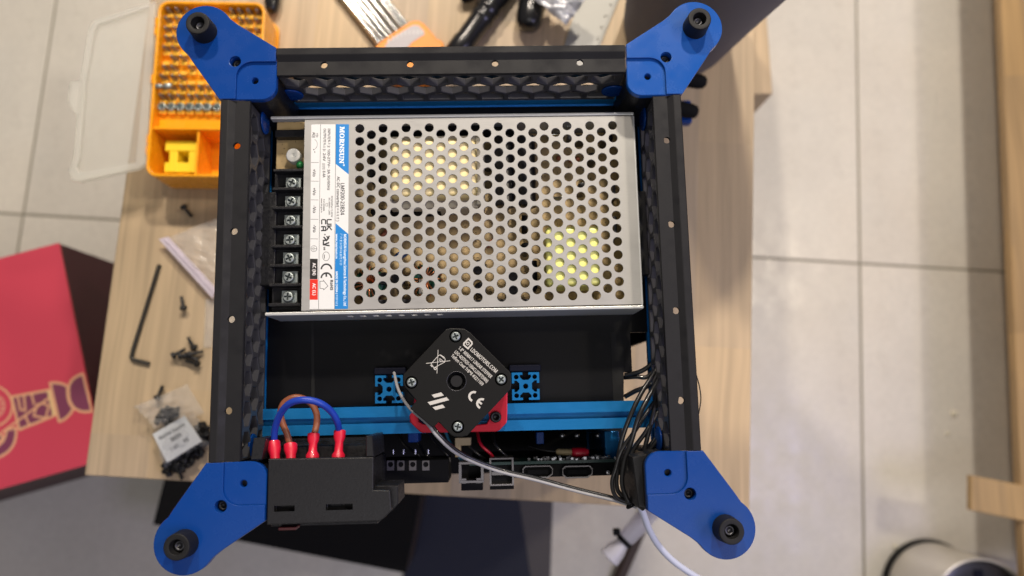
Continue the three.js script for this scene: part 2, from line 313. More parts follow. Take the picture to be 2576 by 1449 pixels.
  part(printer, 'supply_bracket', [rbox(101.6, 108.6, 1, 50, -49.5, -33, 1)], M.blackPrint);
}

// ------------------------------------------------------------------ power supply
function lettering(w, h, draw, srgb = true) {
  const c = document.createElement('canvas'); c.width = w; c.height = h; const x = c.getContext('2d'); draw(x, w, h);
  const t = new THREE.CanvasTexture(c); t.colorSpace = srgb ? THREE.SRGBColorSpace : THREE.NoColorSpace; t.magFilter = THREE.LinearFilter; t.needsUpdate = true; return t;
}
// a line of text from A to B (its baseline), stretched to fit, letters h high
function fit(x, s, A, B, h, font = 'sans-serif', weight = '') {
  const L = Math.hypot(B[0] - A[0], B[1] - A[1]); x.save(); x.translate(A[0], A[1]); x.rotate(Math.atan2(B[1] - A[1], B[0] - A[0]));
  x.font = weight + ' 100px ' + font; const w = x.measureText(s).width; x.scale(L / w, h / 72); x.fillText(s, 0, 0); x.strokeStyle = x.fillStyle; x.lineWidth = 5; x.strokeText(s, 0, 0); x.restore();
}
const poly = (x, pts, close = true) => { x.beginPath(); pts.forEach((p, i) => i ? x.lineTo(p[0], p[1]) : x.moveTo(p[0], p[1])); if (close) x.closePath(); };
// strokes of the Chinese characters on the type plate, on a 10 x 10 grid
const HAN = {
  '输': '0212 1014 0444 2028 0636 5044 5056 7054 4474 4549 4575 4779 7589 9599', '入': '5042 4219 4249 5099', '出': '5059 1214 1484 8284 0509 0999 9599', '开': '1181 0595 3135 3519 7179',
  '关': '3042 7062 1383 0595 5539 5599', '电': '1717 1171 7177 1474 1777 4048 4899', '源': '0112 0314 0918 3191 3137 3729 5282 5289 6065 6569', '广': '4050 1191 1116 1609', '州': '1116 1609 4047 8089 2334 6374',
  '金': '5014 5084 3363 2575 5258 1989 3647 7867', '升': '4022 2222 0595 3139 3919 7179', '阳': '0109 0131 3134 3424 5191 5159 9199 5595 5999', '科': '0212 0333 2029 2307 5162 5363 4596 8089', '技': '0323 1019 0627 4393 6165 4585 8549 4599',
  '有': '0292 4019 2484 8489 2429 2666 2868', '限': '0109 0131 3124 5181 8184 5484 5159 5999', '公': '3015 6095 4427 2777 6689', '司': '1181 8189 2363 2528 2868 6566', '中': '1282 1216 8286 1686 5059', '国': '0191 0109 9199 0999 3373 3575 3777 5357', '制': '1030 0343 0545 2129 1719 7177 9099', '造': '0110 0424 2428 0999 4282 6065 3595 4777 4749 7779' };
function han(x, s, A, step, size, ang = Math.PI / 2) {
  x.save(); x.translate(A[0], A[1]); x.rotate(ang); x.lineWidth = size * 0.085;
  [...s].forEach((ch, i) => { for (const q of (HAN[ch] ?? '').split(' ')) if (q) { poly(x, [[i * step + q[0] * size / 10, (q[1] - 10) * size / 10], [i * step + q[2] * size / 10, (q[3] - 10) * size / 10]], false); x.stroke(); } }); x.restore();
}
{
  const ps = group(printer, 'power_supply', { label: 'perforated metal power supply with a white and blue type plate' });
  const x0 = -83.6, x1 = 100.2, holes = [];
  for (let i = 0; i < 23; i++) for (let j = 0; j < (i % 2 ? 13 : 14); j++) holes.push(ring(-53 + i * 6.436, 84.5 - (j + (i % 2 ? .5 : 0)) * 7.41, 2.5, 24));
  part(ps, 'cover', [ext(holed([[x0, -17.2], [x1, -17.2], [x1, 90], [x0, 90]], holes), -21.1, -20, 0.12, 1), box(x0 + .1, x0 + 1.3, -17, 89.8, -25.5, -20.9), box(x1 - 1.2, x1 - .1, -17, 89.8, -49, -20.9)], M.sheet);
  part(ps, 'side_wall', [rbox(-102.6, 101, 90.5, 92.3, -25, -19.8, .6), box(-84, 101, 90.6, 92.2, -49.4, -24)], M.sheetEdge);
  const vents = [880, 912, 945, 977, 1010, 1042, 1075, 1107].map((p) => at(p, 799, -29)[0]);
  part(ps, 'side_wall', minus(rbox(-103, 101.4, -19.6, -17.7, -49.4, -19.8, .6), vents.map((x) => box(x - 1.6, x + 1.6, -22, -15, -33, -27))), M.sheetEdge);
  part(ps, 'end_wall', rbox(99.8, 101.3, -17.5, 90.3, -49.4, -20.3, .5), M.sheetEdge);
  part(ps, 'bottom', box(-102, 100, -17.5, 90.3, -49.4, -48.6), M.sheet);
  M.board = std({ color: lin(0.55, 0.40, 0.20), roughness: .6, map: tex(256, (u, v) => { const a = .92 + .08 * n16(u, v), s = n64(u, v) > .93 ? .35 : 1; return [a * s, a * s, a * s]; }, true, .06) });
  part(ps, 'circuit_board', [box(-84.2, 99, -17, 90, -48, -46.5), box(-103.2, -84.2, -17, 62, -48, -46.5), box(-103.4, -84.2, 62.6, 97.5, -37.5, -36)], M.board);
  // type plate
  const k = .27608, L2 = (cx, cy) => at2((1040 + cx * k) * .63889, (460 + cy * k) * .63889, -20);
  const plate = lettering(2048, 416, (x, W, H) => {
    // drawn in the measure of the close-up (columns 600..1210, rows 105..2775), turned so that the text reads along the canvas
    x.fillStyle = '#e4e5e4'; x.fillRect(0, 0, W, H);
    const sx = W / (2757 - 118), a = [672, 118], sk = -50 / 2640; // columns drift left with the rows
    x.setTransform(0, -H / 532, sx, -0, -a[1] * sx, H + a[0] * H / 532);
    x.transform(1, 0, sk * -1, 1, 0, 0); x.transform(1, 0, 0, 1, 0, 0);
    const X = (c, r) => [c - sk * (r - 118) - (r - 118) * 0 , r];
    const P = (...q) => q.map(([c, r]) => [c + (r - 118) * 0.0189 - 0, r]);
    x.setTransform(0, -H / 532, sx, 0, -a[1] * sx, H + a[0] * H / 532); // (col,row) -> canvas
    const q = (c, r) => [c + (r - 118) * 0.0189, r];
    const box4 = (c0, r0, c1, r1) => poly(x, [q(c0, r0), q(c1, r0), q(c1 - (r1 - r0) * .0189, r1), q(c0 - (r1 - r0) * .0189, r1)]);
    x.fillStyle = '#1d83cf';
    poly(x, [q(1020, 118), q(1215, 118), q(1200, 862), q(1010, 700)]); x.fill();
    poly(x, [q(1000, 1412 + 145), q(1188, 1412 + 312), q(1172, 2790), q(968, 2790)]); x.fill();
    x.fillStyle = '#f4f8fa'; fit(x, 'MORNSUN', q(1078, 150), q(1062, 695), 62, 'serif', 'bold'); fit(x, '®', q(1112, 705), q(1112, 735), 24);
    x.fillStyle = '#f2f8fc'; x.strokeStyle = '#f2f8fc';
    fit(x, 'MORNSUN Guangzhou Science & Technology Co., Ltd', q(1112, 1710), q(1096, 2718), 34);
    han(x, '广州金升阳科技有限公司', q(1054, 1706), 41, 36); fit(x, 'www.mornsun.cn', q(1000, 1708), q(994, 2060), 26);
    fit(x, 'MADE IN CHINA (', q(992, 2235), q(988, 2550), 28); han(x, '中国制造', q(988, 2558), 34, 30); fit(x, ')', q(986, 2700), q(986, 2712), 28);
    x.fillStyle = '#2b2c2e'; x.strokeStyle = '#2b2c2e';
    fit(x, 'LMF200-23B24', q(1078, 975), q(1070, 1440), 52); fit(x, 'AC-DC converter(', q(1028, 885), q(1012, 1330), 38); han(x, '开关电源', q(1012, 1340), 42, 38); fit(x, ')', q(1010, 1515), q(1010, 1530), 38);
    fit(x, 'INPUT(', q(908, 180), q(905, 340), 34); han(x, '输入', q(904, 345), 42, 36); fit(x, '): 100-277V~ 3A 50/60Hz', q(902, 432), q(890, 1085), 34);
    fit(x, 'OUTPUT(', q(846, 180), q(842, 385), 34); han(x, '输出', q(840, 392), 42, 36); fit(x, '): 24V', q(838, 480), q(834, 660), 34); fit(x, '8.4A', q(830, 800), q(828, 898), 36);
    x.lineWidth = 5; for (const c of [842, 856]) { poly(x, [q(c, 690), q(c, 785)], false); x.stroke(); } for (let i = 0; i < 3; i++) { poly(x, [q(870 - 42, 690 + i * 34), q(870 - 42, 714 + i * 34)], false); x.stroke(); }
    fit(x, 'IS13252(Part 1) 2010/', q(944, 1165), q(938, 1470), 20); fit(x, 'IEC 60950-1 2005', q(908, 1190), q(904, 1440), 20); fit(x, 'R-41202800', q(832, 1210), q(828, 1380), 20); fit(x, 'www.bis.gov.in', q(800, 1200), q(796, 1405), 18);
    x.lineWidth = 4; box4(866, 1272, 892, 1312); x.stroke();
    x.lineWidth = 17; // UKCA
    const Q = (...p) => p.map(([c, r]) => q(c, r));
    poly(x, Q([945, 1505], [890, 1505], [882, 1515], [882, 1560], [890, 1570], [945, 1570]), false); x.stroke(); poly(x, Q([945, 1595], [875, 1595]), false); x.stroke(); poly(x, Q([945, 1655], [905, 1600], [875, 1655]), false); x.stroke();
    poly(x, Q([805, 1570], [805, 1515], [815, 1505], [850, 1505], [860, 1515], [860, 1570]), false); x.stroke(); poly(x, Q([795, 1605], [850, 1605], [860, 1615], [860, 1660], [795, 1660]), false); x.stroke(); poly(x, Q([826, 1605], [826, 1660]), false); x.stroke();
    fit(x, 'c', q(838, 1706), q(838, 1730), 26, 'sans-serif', 'bold'); fit(x, 'us', q(826, 1890), q(826, 1938), 30, 'sans-serif', 'bold');
    x.lineWidth = 19; poly(x, Q([912, 1735], [870, 1800], [825, 1800], [825, 1860], [912, 1875]), false); x.stroke(); poly(x, Q([870, 1740], [898, 1770], [870, 1800], [830, 1750]), false); x.stroke(); poly(x, Q([905, 1830], [830, 1860]), false); x.stroke();
    x.lineWidth = 5; x.beginPath(); x.ellipse(...q(860, 2024), 48, 62, 0, 0, 7); x.stroke(); x.lineWidth = 9; for (const r of [2008, 2026, 2044]) { x.beginPath(); x.ellipse(...q(858, r), 24, 13, 0, 1.5 * Math.PI + .4 - Math.PI * .5 - 1.2, 2.6 + 1.1); x.stroke(); }
    x.lineWidth = 22; x.beginPath(); x.arc(...q(862, 2205), 70, Math.PI, 2 * Math.PI); x.stroke(); x.beginPath(); x.arc(...q(860, 2328), 70, Math.PI, 2 * Math.PI); x.stroke(); poly(x, Q([860, 2262], [860, 2310]), false); x.stroke();
    fit(x, 'RoHS', q(915, 2352), q(912, 2500), 38, 'sans-serif', 'bold');
    x.lineWidth = 6; poly(x, Q([770, 2372], [820, 2372], [820, 2360], [880, 2440], [820, 2492], [820, 2478], [770, 2470])); x.stroke();
    x.lineWidth = 5; for (const [c0, r0, c1, r1] of [[805, 118, 745, 2790], [1019, 118, 968, 2790], [672, 118, 826, 112], [666, 680, 775, 682], [660, 950, 768, 953], [655, 1220, 762, 1223], [650, 1498, 757, 1500], [645, 1776, 750, 1778]]) { poly(x, [[c0 + (r0 - 118) * .0189, r0], [c1 + (r1 - 118) * .0189, r1]], false); x.stroke(); }
    fit(x, 'ADJ', q(690, 236), q(690, 316), 38); fit(x, '+Vo', q(742, 246), q(742, 312), 28); x.lineWidth = 4; x.beginPath(); x.arc(...q(668, 415), 88, -1.0, 1.0); x.stroke(); poly(x, Q([698, 480], [716, 496], [696, 500])); x.fill(); fit(x, '-', q(700, 515), q(700, 540), 50);
    for (const [s, r] of [['+Vo', 775], ['+Vo', 1045], ['-Vo', 1300], ['-Vo', 1576]]) fit(x, s, q(692 - r * .006, r), q(692 - r * .006, r + 112), 40);
    x.lineWidth = 5; x.beginPath(); x.arc(...q(690, 1915), 42, 0, 7); x.stroke(); poly(x, Q([728, 1915], [692, 1915]), false); x.stroke(); poly(x, Q([692, 1885], [692, 1945]), false); x.stroke(); poly(x, Q([676, 1895], [676, 1935]), false); x.stroke(); poly(x, Q([662, 1905], [662, 1925]), false); x.stroke();
    x.fillStyle = '#262424'; box4(634, 2058, 742, 2342); x.fill(); x.fillStyle = '#e03021'; box4(626, 2345, 742, 2628); x.fill();
    x.fillStyle = '#f3efee'; fit(x, 'AC (N)', q(672, 2115), q(672, 2290), 42); fit(x, 'AC (L)', q(668, 2398), q(668, 2568), 42);
  });
  M.plate = std({ map: plate, roughness: .42 });
  const A = L2(672, 118), B = L2(622, 2757);
  part(ps, 'type_plate', quad([-79.9, 87.3, -19.92], [-79.1, -16.4, -19.92], [-58.6, -16.6, -19.92], [-59.0, 87, -19.92]), M.plate, { keepUV: true });
  // terminal strip
  const tb = part(ps, 'terminal_block', [box(-102.5, -84.6, -15.5, 62.4, -46.5, -31)], M.blackPrint);
  const row = (c) => at2(690, (460 + c * k) * .63889, -25)[1];
  for (const c of [772, 1035, 1307, 1577, 1853, 2128, 2403, 2683]) { const y = row(c); part(ps, 'divider', rbox(-101.4 - (c - 770) * .0005, -85, y - .75, y + .75, -32, -23.6, .3, 1), M.blackPrint); }
  const crossHole = (cx, cy, r, w, a) => { const q = [[w, w], [w, r], [-w, r], [-w, w], [-r, w], [-r, -w], [-w, -w], [-w, -r], [w, -r], [w, -w], [r, -w], [r, w]]; return q.map(([x, y]) => [cx + x * Math.cos(a) - y * Math.sin(a), cy + x * Math.sin(a) + y * Math.cos(a)]).reverse(); };
  M.screwHead = (cx, cy, z, r, a) => [lathe([[r * .96, z - 3.2], [r, z - .9], [r * .93, z - .35], [r * .8, z - .06], [r * .74, z]], cx, cy, 32), ext(holed(ring(cx, cy, r * .75, 32), [crossHole(cx, cy, r * .66, r * .17, a)]), z - 1.2, z - .01, 0)];
  M.recess = phy({ color: lin(0.045, 0.055, 0.055), metalness: .6, roughness: .6 });  // dark slot floor: the shade inside the cross is put into its colour
  M.screwFloor = (cx, cy, z, r) => [cylZ(cx, cy, z - 2, z - 1.05, r * .73, r * .73, 20)];
  [940, 1205, 1476, 1755, 2013, 2283, 2563].forEach((c, i) => {
    const y = at2(728, (460 + c * k) * .63889, -26)[1], x = at2((1040 + (378 - i * 4) * k) * .63889, 600, -26)[0];
    part(ps, 'terminal_screw', M.screwHead(x, y, -25.6, 3.05, rr(-.5, .5)), M.zinc); part(ps, 'screw_recess', M.screwFloor(x, y, -25.6, 3.05), M.recess);
    part(ps, 'clamp_plate', [ext(holed([[x - 3.9, y - 3.6], [x + 4.6, y - 3.6], [x + 4.6, y + 3.6], [x - 3.9, y + 3.6]], [ring(x, y, 2.2, 20)]), -28.9, -28.2, .12), box(x + 3.6, x + 4.7, y - 3, y + 3, -29, -26.9)], M.zinc);
  });
  // beside the strip: trimmer and indicator on the board
  M.white = std({ color: lin(0.62, 0.62, 0.60), roughness: .6 }); M.greenLamp = phy({ color: lin(0.01, 0.16, 0.04), roughness: .3, clearcoat: .5 });
  { const p = at(737, 390, -30), q = at(753, 413, -31); part(ps, 'trimmer', lathe([[4.1, -36.2], [4.1, -30.6], [3.6, -30], [1.2, -30], [1, -30.6], [0, -30.6]], p[0], p[1], 24), M.white); part(ps, 'indicator', lathe([[2.4, -36.2], [2.4, -33], [1.8, -31.4], [0, -30.8]], q[0], q[1], 20), M.greenLamp); }
  { const y = at2(735, 341, -34)[1]; part(ps, 'board_clip', rbox(-103, -84, y - 2.2, y + 2.2, -36.2, -30, .6), M.blackPrint); }
  // parts that show through the perforation
  M.tape = std({ color: lin(0.92, 0.76, 0.40), roughness: .45 }); M.yellow = phy({ color: lin(0.93, 0.92, 0.30), roughness: .3, clearcoat: .3 }); M.cap = phy({ color: lin(0.012, 0.012, 0.015), roughness: .3, clearcoat: .3 });
  M.green = phy({ color: lin(0.008, 0.085, 0.045), roughness: .35 }); M.copper = std({ color: lin(0.62, 0.26, 0.12), metalness: .8, roughness: .35 }); M.capBlue = phy({ color: lin(0.01, 0.11, 0.42), roughness: .3 }); M.paleGrey = std({ color: lin(0.58, 0.55, 0.48), roughness: .5 });
  part(ps, 'main_transformer', [rbox(-37, 12, 45, 79.5, -46, -21.7, 4, 4)], M.tape);
  part(ps, 'transformer_core', [rbox(-39.5, -36, 42, 82, -46, -28, 1), rbox(11, 16, 42, 82, -46, -28, 1), rbox(-37, 12, 40.5, 45.6, -46, -30, 1), rbox(-37, 12, 78.6, 83, -46, -29, 1)], M.paleGrey);
  for (const [X0, X1] of [[21.5, 33], [34, 46]]) part(ps, 'capacitor', between(new THREE.LatheGeometry([[0, 0], [5.2, 0], [5.7, .6], [5.7, 41], [5.2, 41.8], [0, 41.8]].map((p) => new THREE.Vector2(Math.max(p[0], 1e-4), p[1])), 24), [(X0 + X1) / 2, 42, -35], [(X0 + X1) / 2, 84, -35]), M.cap);
  part(ps, 'filter_coil', [rbox(49, 80, -6, 27.6, -46, -21.7, 3, 3)], M.yellow);
  for (const [cx, cy] of [[-49.5, -0.5], [-18.5, 1]]) {
    part(ps, 'choke', T(new THREE.TorusGeometry(5.6, 3.4, 14, 30), cx, cy, -37), M.green);
    const turns = []; for (let i = 0; i < 20; i++) { const a = i / 20 * 2 * Math.PI; if (i % 10 > 7) continue; turns.push(new THREE.TorusGeometry(3.9, .55, 6, 16).rotateX(Math.PI / 2).rotateZ(a).translate(cx + 5.6 * Math.cos(a), cy + 5.6 * Math.sin(a), -37)); }
    part(ps, 'winding', turns, M.copper);
  }
  { const p = at(1008, 640, -34); part(ps, 'disc_capacitor', [T(new THREE.SphereGeometry(5, 20, 14).scale(1, .42, 1).rotateZ(.5), p[0], p[1], -36)], M.capBlue); }
  for (const [a, b, r, h] of [[1205, 672, 4.2, -29], [1208, 725, 3.6, -32], [1292, 702, 4.6, -29], [1322, 622, 3, -33], [1290, 735, 4.4, -30], [1250, 470, 3.2, -32], [1228, 400, 3.4, -32], [965, 700, 3.6, -32], [1002, 702, 4, -30], [1465, 470, 3, -34], [1490, 395, 2.8, -34], [1530, 345, 3, -32], [910, 345, 4.4, -30], [940, 345, 3.4, -33]]) { const p = at(a, b, h); part(ps, 'capacitor', lathe([[r, -46.5], [r, h - .6], [r - .6, h], [0, h - .2]], p[0], p[1], 20), M.cap); }
  for (const [a, b, w, d, h, m] of [[1398, 335, 6, 2, -28, 'chrome'], [1430, 325, 3, 5, -28, 'chrome'], [1402, 500, 7, 3, -30, 'chrome'], [1545, 480, 2, 9, -28, 'darkSteel'], [1548, 570, 2, 12, -28, 'darkSteel'], [1420, 590, 8, 3, -29, 'chrome'], [940, 420, 5, 14, -34, 'blackMatt'], [1480, 590, 4, 3, -30, 'paleGrey'], [1020, 530, 40, 2.5, -36, 'blackMatt'], [1320, 560, 3, 9, -33, 'blackMatt'], [1060, 720, 3, 8, -31, 'paleGrey'], [975, 760, 26, 3, -33, 'darkSteel'], [1240, 760, 40, 3, -31, 'darkSteel'], [1345, 690, 3, 16, -32, 'blackMatt'], [1450, 345, 10, 3, -33, 'darkSteel'], [1260, 325, 20, 3, -32, 'blackMatt'], [1080, 322, 60, 3, -33, 'blackMatt']]) { const p = at(a, b, h); part(ps, 'board_component', rbox(p[0] - w / 2, p[0] + w / 2, p[1] - d / 2, p[1] + d / 2, -46.5, h, .5, 1), M[m]); }
  M.redBrown = std({ color: lin(0.32, 0.10, 0.05), roughness: .5 });
  for (const [a, b] of [[1415, 395], [1445, 400], [968, 585], [1180, 520], [1235, 610]]) { const p = at(a, b, -43); part(ps, 'resistor', T(new THREE.CapsuleGeometry(1.6, 4, 4, 10).rotateZ(rr(0, 3)), p[0], p[1], -44.5), M.redBrown); }
}

// ------------------------------------------------------------------ lift motor on its red plate
{
  const mo = group(printer, 'stepper_motor', { label: 'black stepper motor turned on its corner with white print on its lid' });
  const c = [-0.4, -56.7], ang = -44.6 * Math.PI / 180, R = 22.3, ch = 5.6, Z = -8;
  const loc = (u, v) => [c[0] + u * Math.cos(ang) - v * Math.sin(ang), c[1] + u * Math.sin(ang) + v * Math.cos(ang)];
  const oct = (r, k) => [[-r + k, -r], [r - k, -r], [r, -r + k], [r, r - k], [r - k, r], [-r + k, r], [-r, r - k], [-r, -r + k]].map((p) => loc(...p));
  // lid outline with the stepped connector side towards the lower left
  const lid = [[-R + ch, R], [-R + ch * .3, R - ch * .45], [-R, R - ch], [-R, -R + ch]];
  const s0 = [[-R, R - ch], [-R, -5.6 + 0], [-R, -R + ch], [-R + ch, -R], [R - ch, -R], [R, -R + ch], [R, R - ch], [R - ch, R], [-R + ch, R]];
  const CR = (x, y) => at2((1580 + x * .32440) * .63889, (1270 + y * .32440) * .63889, Z); // close-up measure -> plane of the lid
  const outline = [[18, 655], [20, 700], [28, 765], [185, 950], [112, 1035], [110, 1048], [370, 1268], [395, 1262], [455, 1205], [505, 1262], [600, 1360], [640, 1385], [735, 1388], [800, 1372], [830, 1340], [1325, 810], [1335, 760], [1330, 620], [1318, 600], [830, 115], [760, 75], [590, 68], [540, 85], [30, 625]].map((p) => CR(...p)).reverse();
  const scr = [[659, 167], [1213, 690], [686, 1265], [124, 727]].map((p) => CR(...p));
  const holes = [...scr.map((p) => ring(p[0], p[1], 3.3, 28)), ring(...CR(670, 712), 5.0, 36)];
  const body = part(mo, 'end_cap', [ext(holed(outline, holes), Z - 6, Z - .02, .45, 2)], M.motorBlack = phy({ color: lin(0.006, 0.006, 0.006), roughness: .5, specularIntensity: .45, clearcoat: .05, clearcoatRoughness: .4 }));
  part(mo, 'stator', [ext(shape(oct(R - .8, ch)), -30, Z - 4.2, .3)], M.blackMatt);
  part(mo, 'hub', [cylZ(...CR(668, 710), Z - 5, Z - 1.6, 3.0, 3.0, 28), lathe([[4.9, Z - 5], [4.9, Z - .6], [4.55, Z - .5], [4.55, Z - 5]], ...CR(670, 712), 36)], M.rubber);
  part(mo, 'hub_ring', [T(new THREE.TorusGeometry(5.0, .16, 8, 48), ...CR(670, 712), Z + .02)], M.darkSteel);
  scr.forEach((p, i) => { part(mo, 'motor_screw', M.screwHead(p[0], p[1], Z + .3, 2.55, .35 + i * .5), M.zinc); part(mo, 'screw_recess', M.screwFloor(p[0], p[1], Z + .3, 2.55), M.recess); });
  // printed lid surface
  const m0 = loc(-24, -24), m1 = loc(24, -24), m2 = loc(-24, 24);
  const art = lettering(1024, 1024, (x, W, H) => {
    const uv = (p) => { const dx = p[0] - c[0], dy = p[1] - c[1]; return [((dx * Math.cos(ang) + dy * Math.sin(ang)) / 48 + .5) * W, (.5 - (-dx * Math.sin(ang) + dy * Math.cos(ang)) / 48) * H]; };
    const o = uv(CR(0, 0)), a = uv(CR(1000, 0)), b = uv(CR(0, 1000));
    x.fillStyle = '#101010'; x.fillRect(0, 0, W, H);
    x.setTransform((a[0] - o[0]) / 1000, (a[1] - o[1]) / 1000, (b[0] - o[0]) / 1000, (b[1] - o[1]) / 1000, o[0], o[1]);
    x.fillStyle = x.strokeStyle = '#c9c6c0'; x.lineJoin = 'miter';
    fit(x, 'LDOMOTORS.COM', [826, 338], [1136, 622], 46, 'sans-serif'); fit(x, '1.8° NEMA17 LINEAR STEPPER', [684, 318], [1072, 684], 40); fit(x, 'LDO-42STH25-1004CL200ET(VRN)', [634, 366], [1024, 738], 40); fit(x, 'Teflon Coat Tr8*8 #221109', [596, 412], [968, 774], 38);
    // maker's mark: cut-cornered square frame round a ring
    x.lineWidth = 19; poly(x, [[812, 200], [852, 240], [855, 262], [806, 320], [772, 292], [755, 275], [758, 255]]); x.stroke(); x.lineWidth = 10; x.beginPath(); x.arc(803, 258, 17, 0, 7); x.stroke();
    // crossed-out bin
    x.lineWidth = 7; poly(x, [[444, 335], [428, 622]], false); x.stroke(); poly(x, [[298, 500], [588, 468]], false); x.stroke(); x.lineWidth = 8; poly(x, [[455, 398], [358, 505], [395, 555], [520, 485]], false); x.stroke(); poly(x, [[455, 398], [470, 400], [530, 450], [520, 485], [460, 440]], false); x.stroke(); poly(x, [[470, 395], [525, 432]], false); x.stroke();
    poly(x, [[455, 455], [480, 480]], false); x.stroke(); x.lineWidth = 11; x.beginPath(); x.arc(408, 562, 13, 0, 7); x.stroke(); poly(x, [[352, 520], [375, 545]], false); x.stroke();
    // three slanted bars
    for (const q of [[[362, 880], [478, 850], [510, 888], [395, 916]], [[312, 968], [540, 908], [572, 944], [346, 1004]], [[372, 1028], [492, 996], [524, 1032], [408, 1062]]]) { poly(x, q); x.fill(); }
    // CE
    x.lineWidth = 27; poly(x, Array.from({ length: 13 }, (_, i) => { const t = -.62 - i * .235; return [872 + 60 * Math.cos(t), 905 + 60 * Math.sin(t) * 1]; }), false);
    x.beginPath(); x.arc(868, 902, 54, 1.05 + .9, 1.05 + .9 + 3.25); x.stroke(); x.beginPath(); x.arc(962, 988, 54, 1.05 + .9, 1.05 + .9 + 3.25); x.stroke(); poly(x, [[925, 962], [962, 992]], false); x.lineWidth = 24; x.stroke();
  });
  const face = new THREE.ShapeGeometry(holed(outline.map(([x, y]) => [c[0] + (x - c[0]) * .985, c[1] + (y - c[1]) * .985]), holes.map((h) => h.slice().reverse())));
  { const p = face.attributes.position, uv = face.attributes.uv; for (let i = 0; i < p.count; i++) { const dx = p.getX(i) - c[0], dy = p.getY(i) - c[1]; uv.setXY(i, (dx * Math.cos(ang) + dy * Math.sin(ang)) / 48 + .5, (-dx * Math.sin(ang) + dy * Math.cos(ang)) / 48 + .5); } T(face, 0, 0, Z + .03); }
  part(mo, 'printed_lid', face, phy({ map: art, roughness: .5, specularIntensity: .45 }), { keepUV: true });
  // red mounting plate on the bar
  const rp = [[1041, 1030], [1030, 1045], [1031, 1062], [1056, 1086], [1062, 1089], [1246, 1086], [1256, 1083], [1274, 1064], [1276, 1056], [1277, 970], [1120, 940], [1041, 970]].map(([x, y]) => at2(x, y, -33));
  const slot = [[1190, 1044], [1228, 1040], [1231, 1052], [1224, 1066], [1190, 1070]].map(([x, y]) => at2(x, y, -33));
  const slotL = [[1052, 1048], [1090, 1046], [1090, 1068], [1064, 1066], [1054, 1060]].map(([x, y]) => at2(x, y, -33));
  part(printer, 'mounting_plate', ext(holed(rp, [slot, slotL]), -37.8, -33, .5, 2), M.redAnod, { label: 'red metal plate under the motor' });
  { const p = at(1247, 1049, -31); part(printer, 'plate_bolt', [lathe([[3.1, -33], [3.1, -31.2], [2.6, -30.4], [1.5, -30.3], [1.4, -32], [0, -32.1]], p[0], p[1], 24)], M.blackSteel); }
  // motor lead: a grey and a black core side by side
  M.greyWire = phy({ color: lin(0.34, 0.34, 0.36), roughness: .4 }); M.blackWire = phy({ color: lin(0.012, 0.012, 0.013), roughness: .32, clearcoat: .25 });
  const lead = [[991, 936, -46], [1004, 985, -30], [1032, 1028, -18], [1075, 1066, -12], [1098, 1096, -12], [1150, 1142, -20], [1245, 1183, -30], [1350, 1209, -34], [1450, 1236, -34], [1548, 1260, -34], [1600, 1276, -40]];
  part(printer, 'motor_lead', tube(px(lead), .85, 90), M.greyWire);
  part(printer, 'motor_lead', tube(px(lead.slice(3).map(([x, y, z]) => [x + 5, y - 5, z - 1.4])), 1.05, 80), M.blackWire);
}

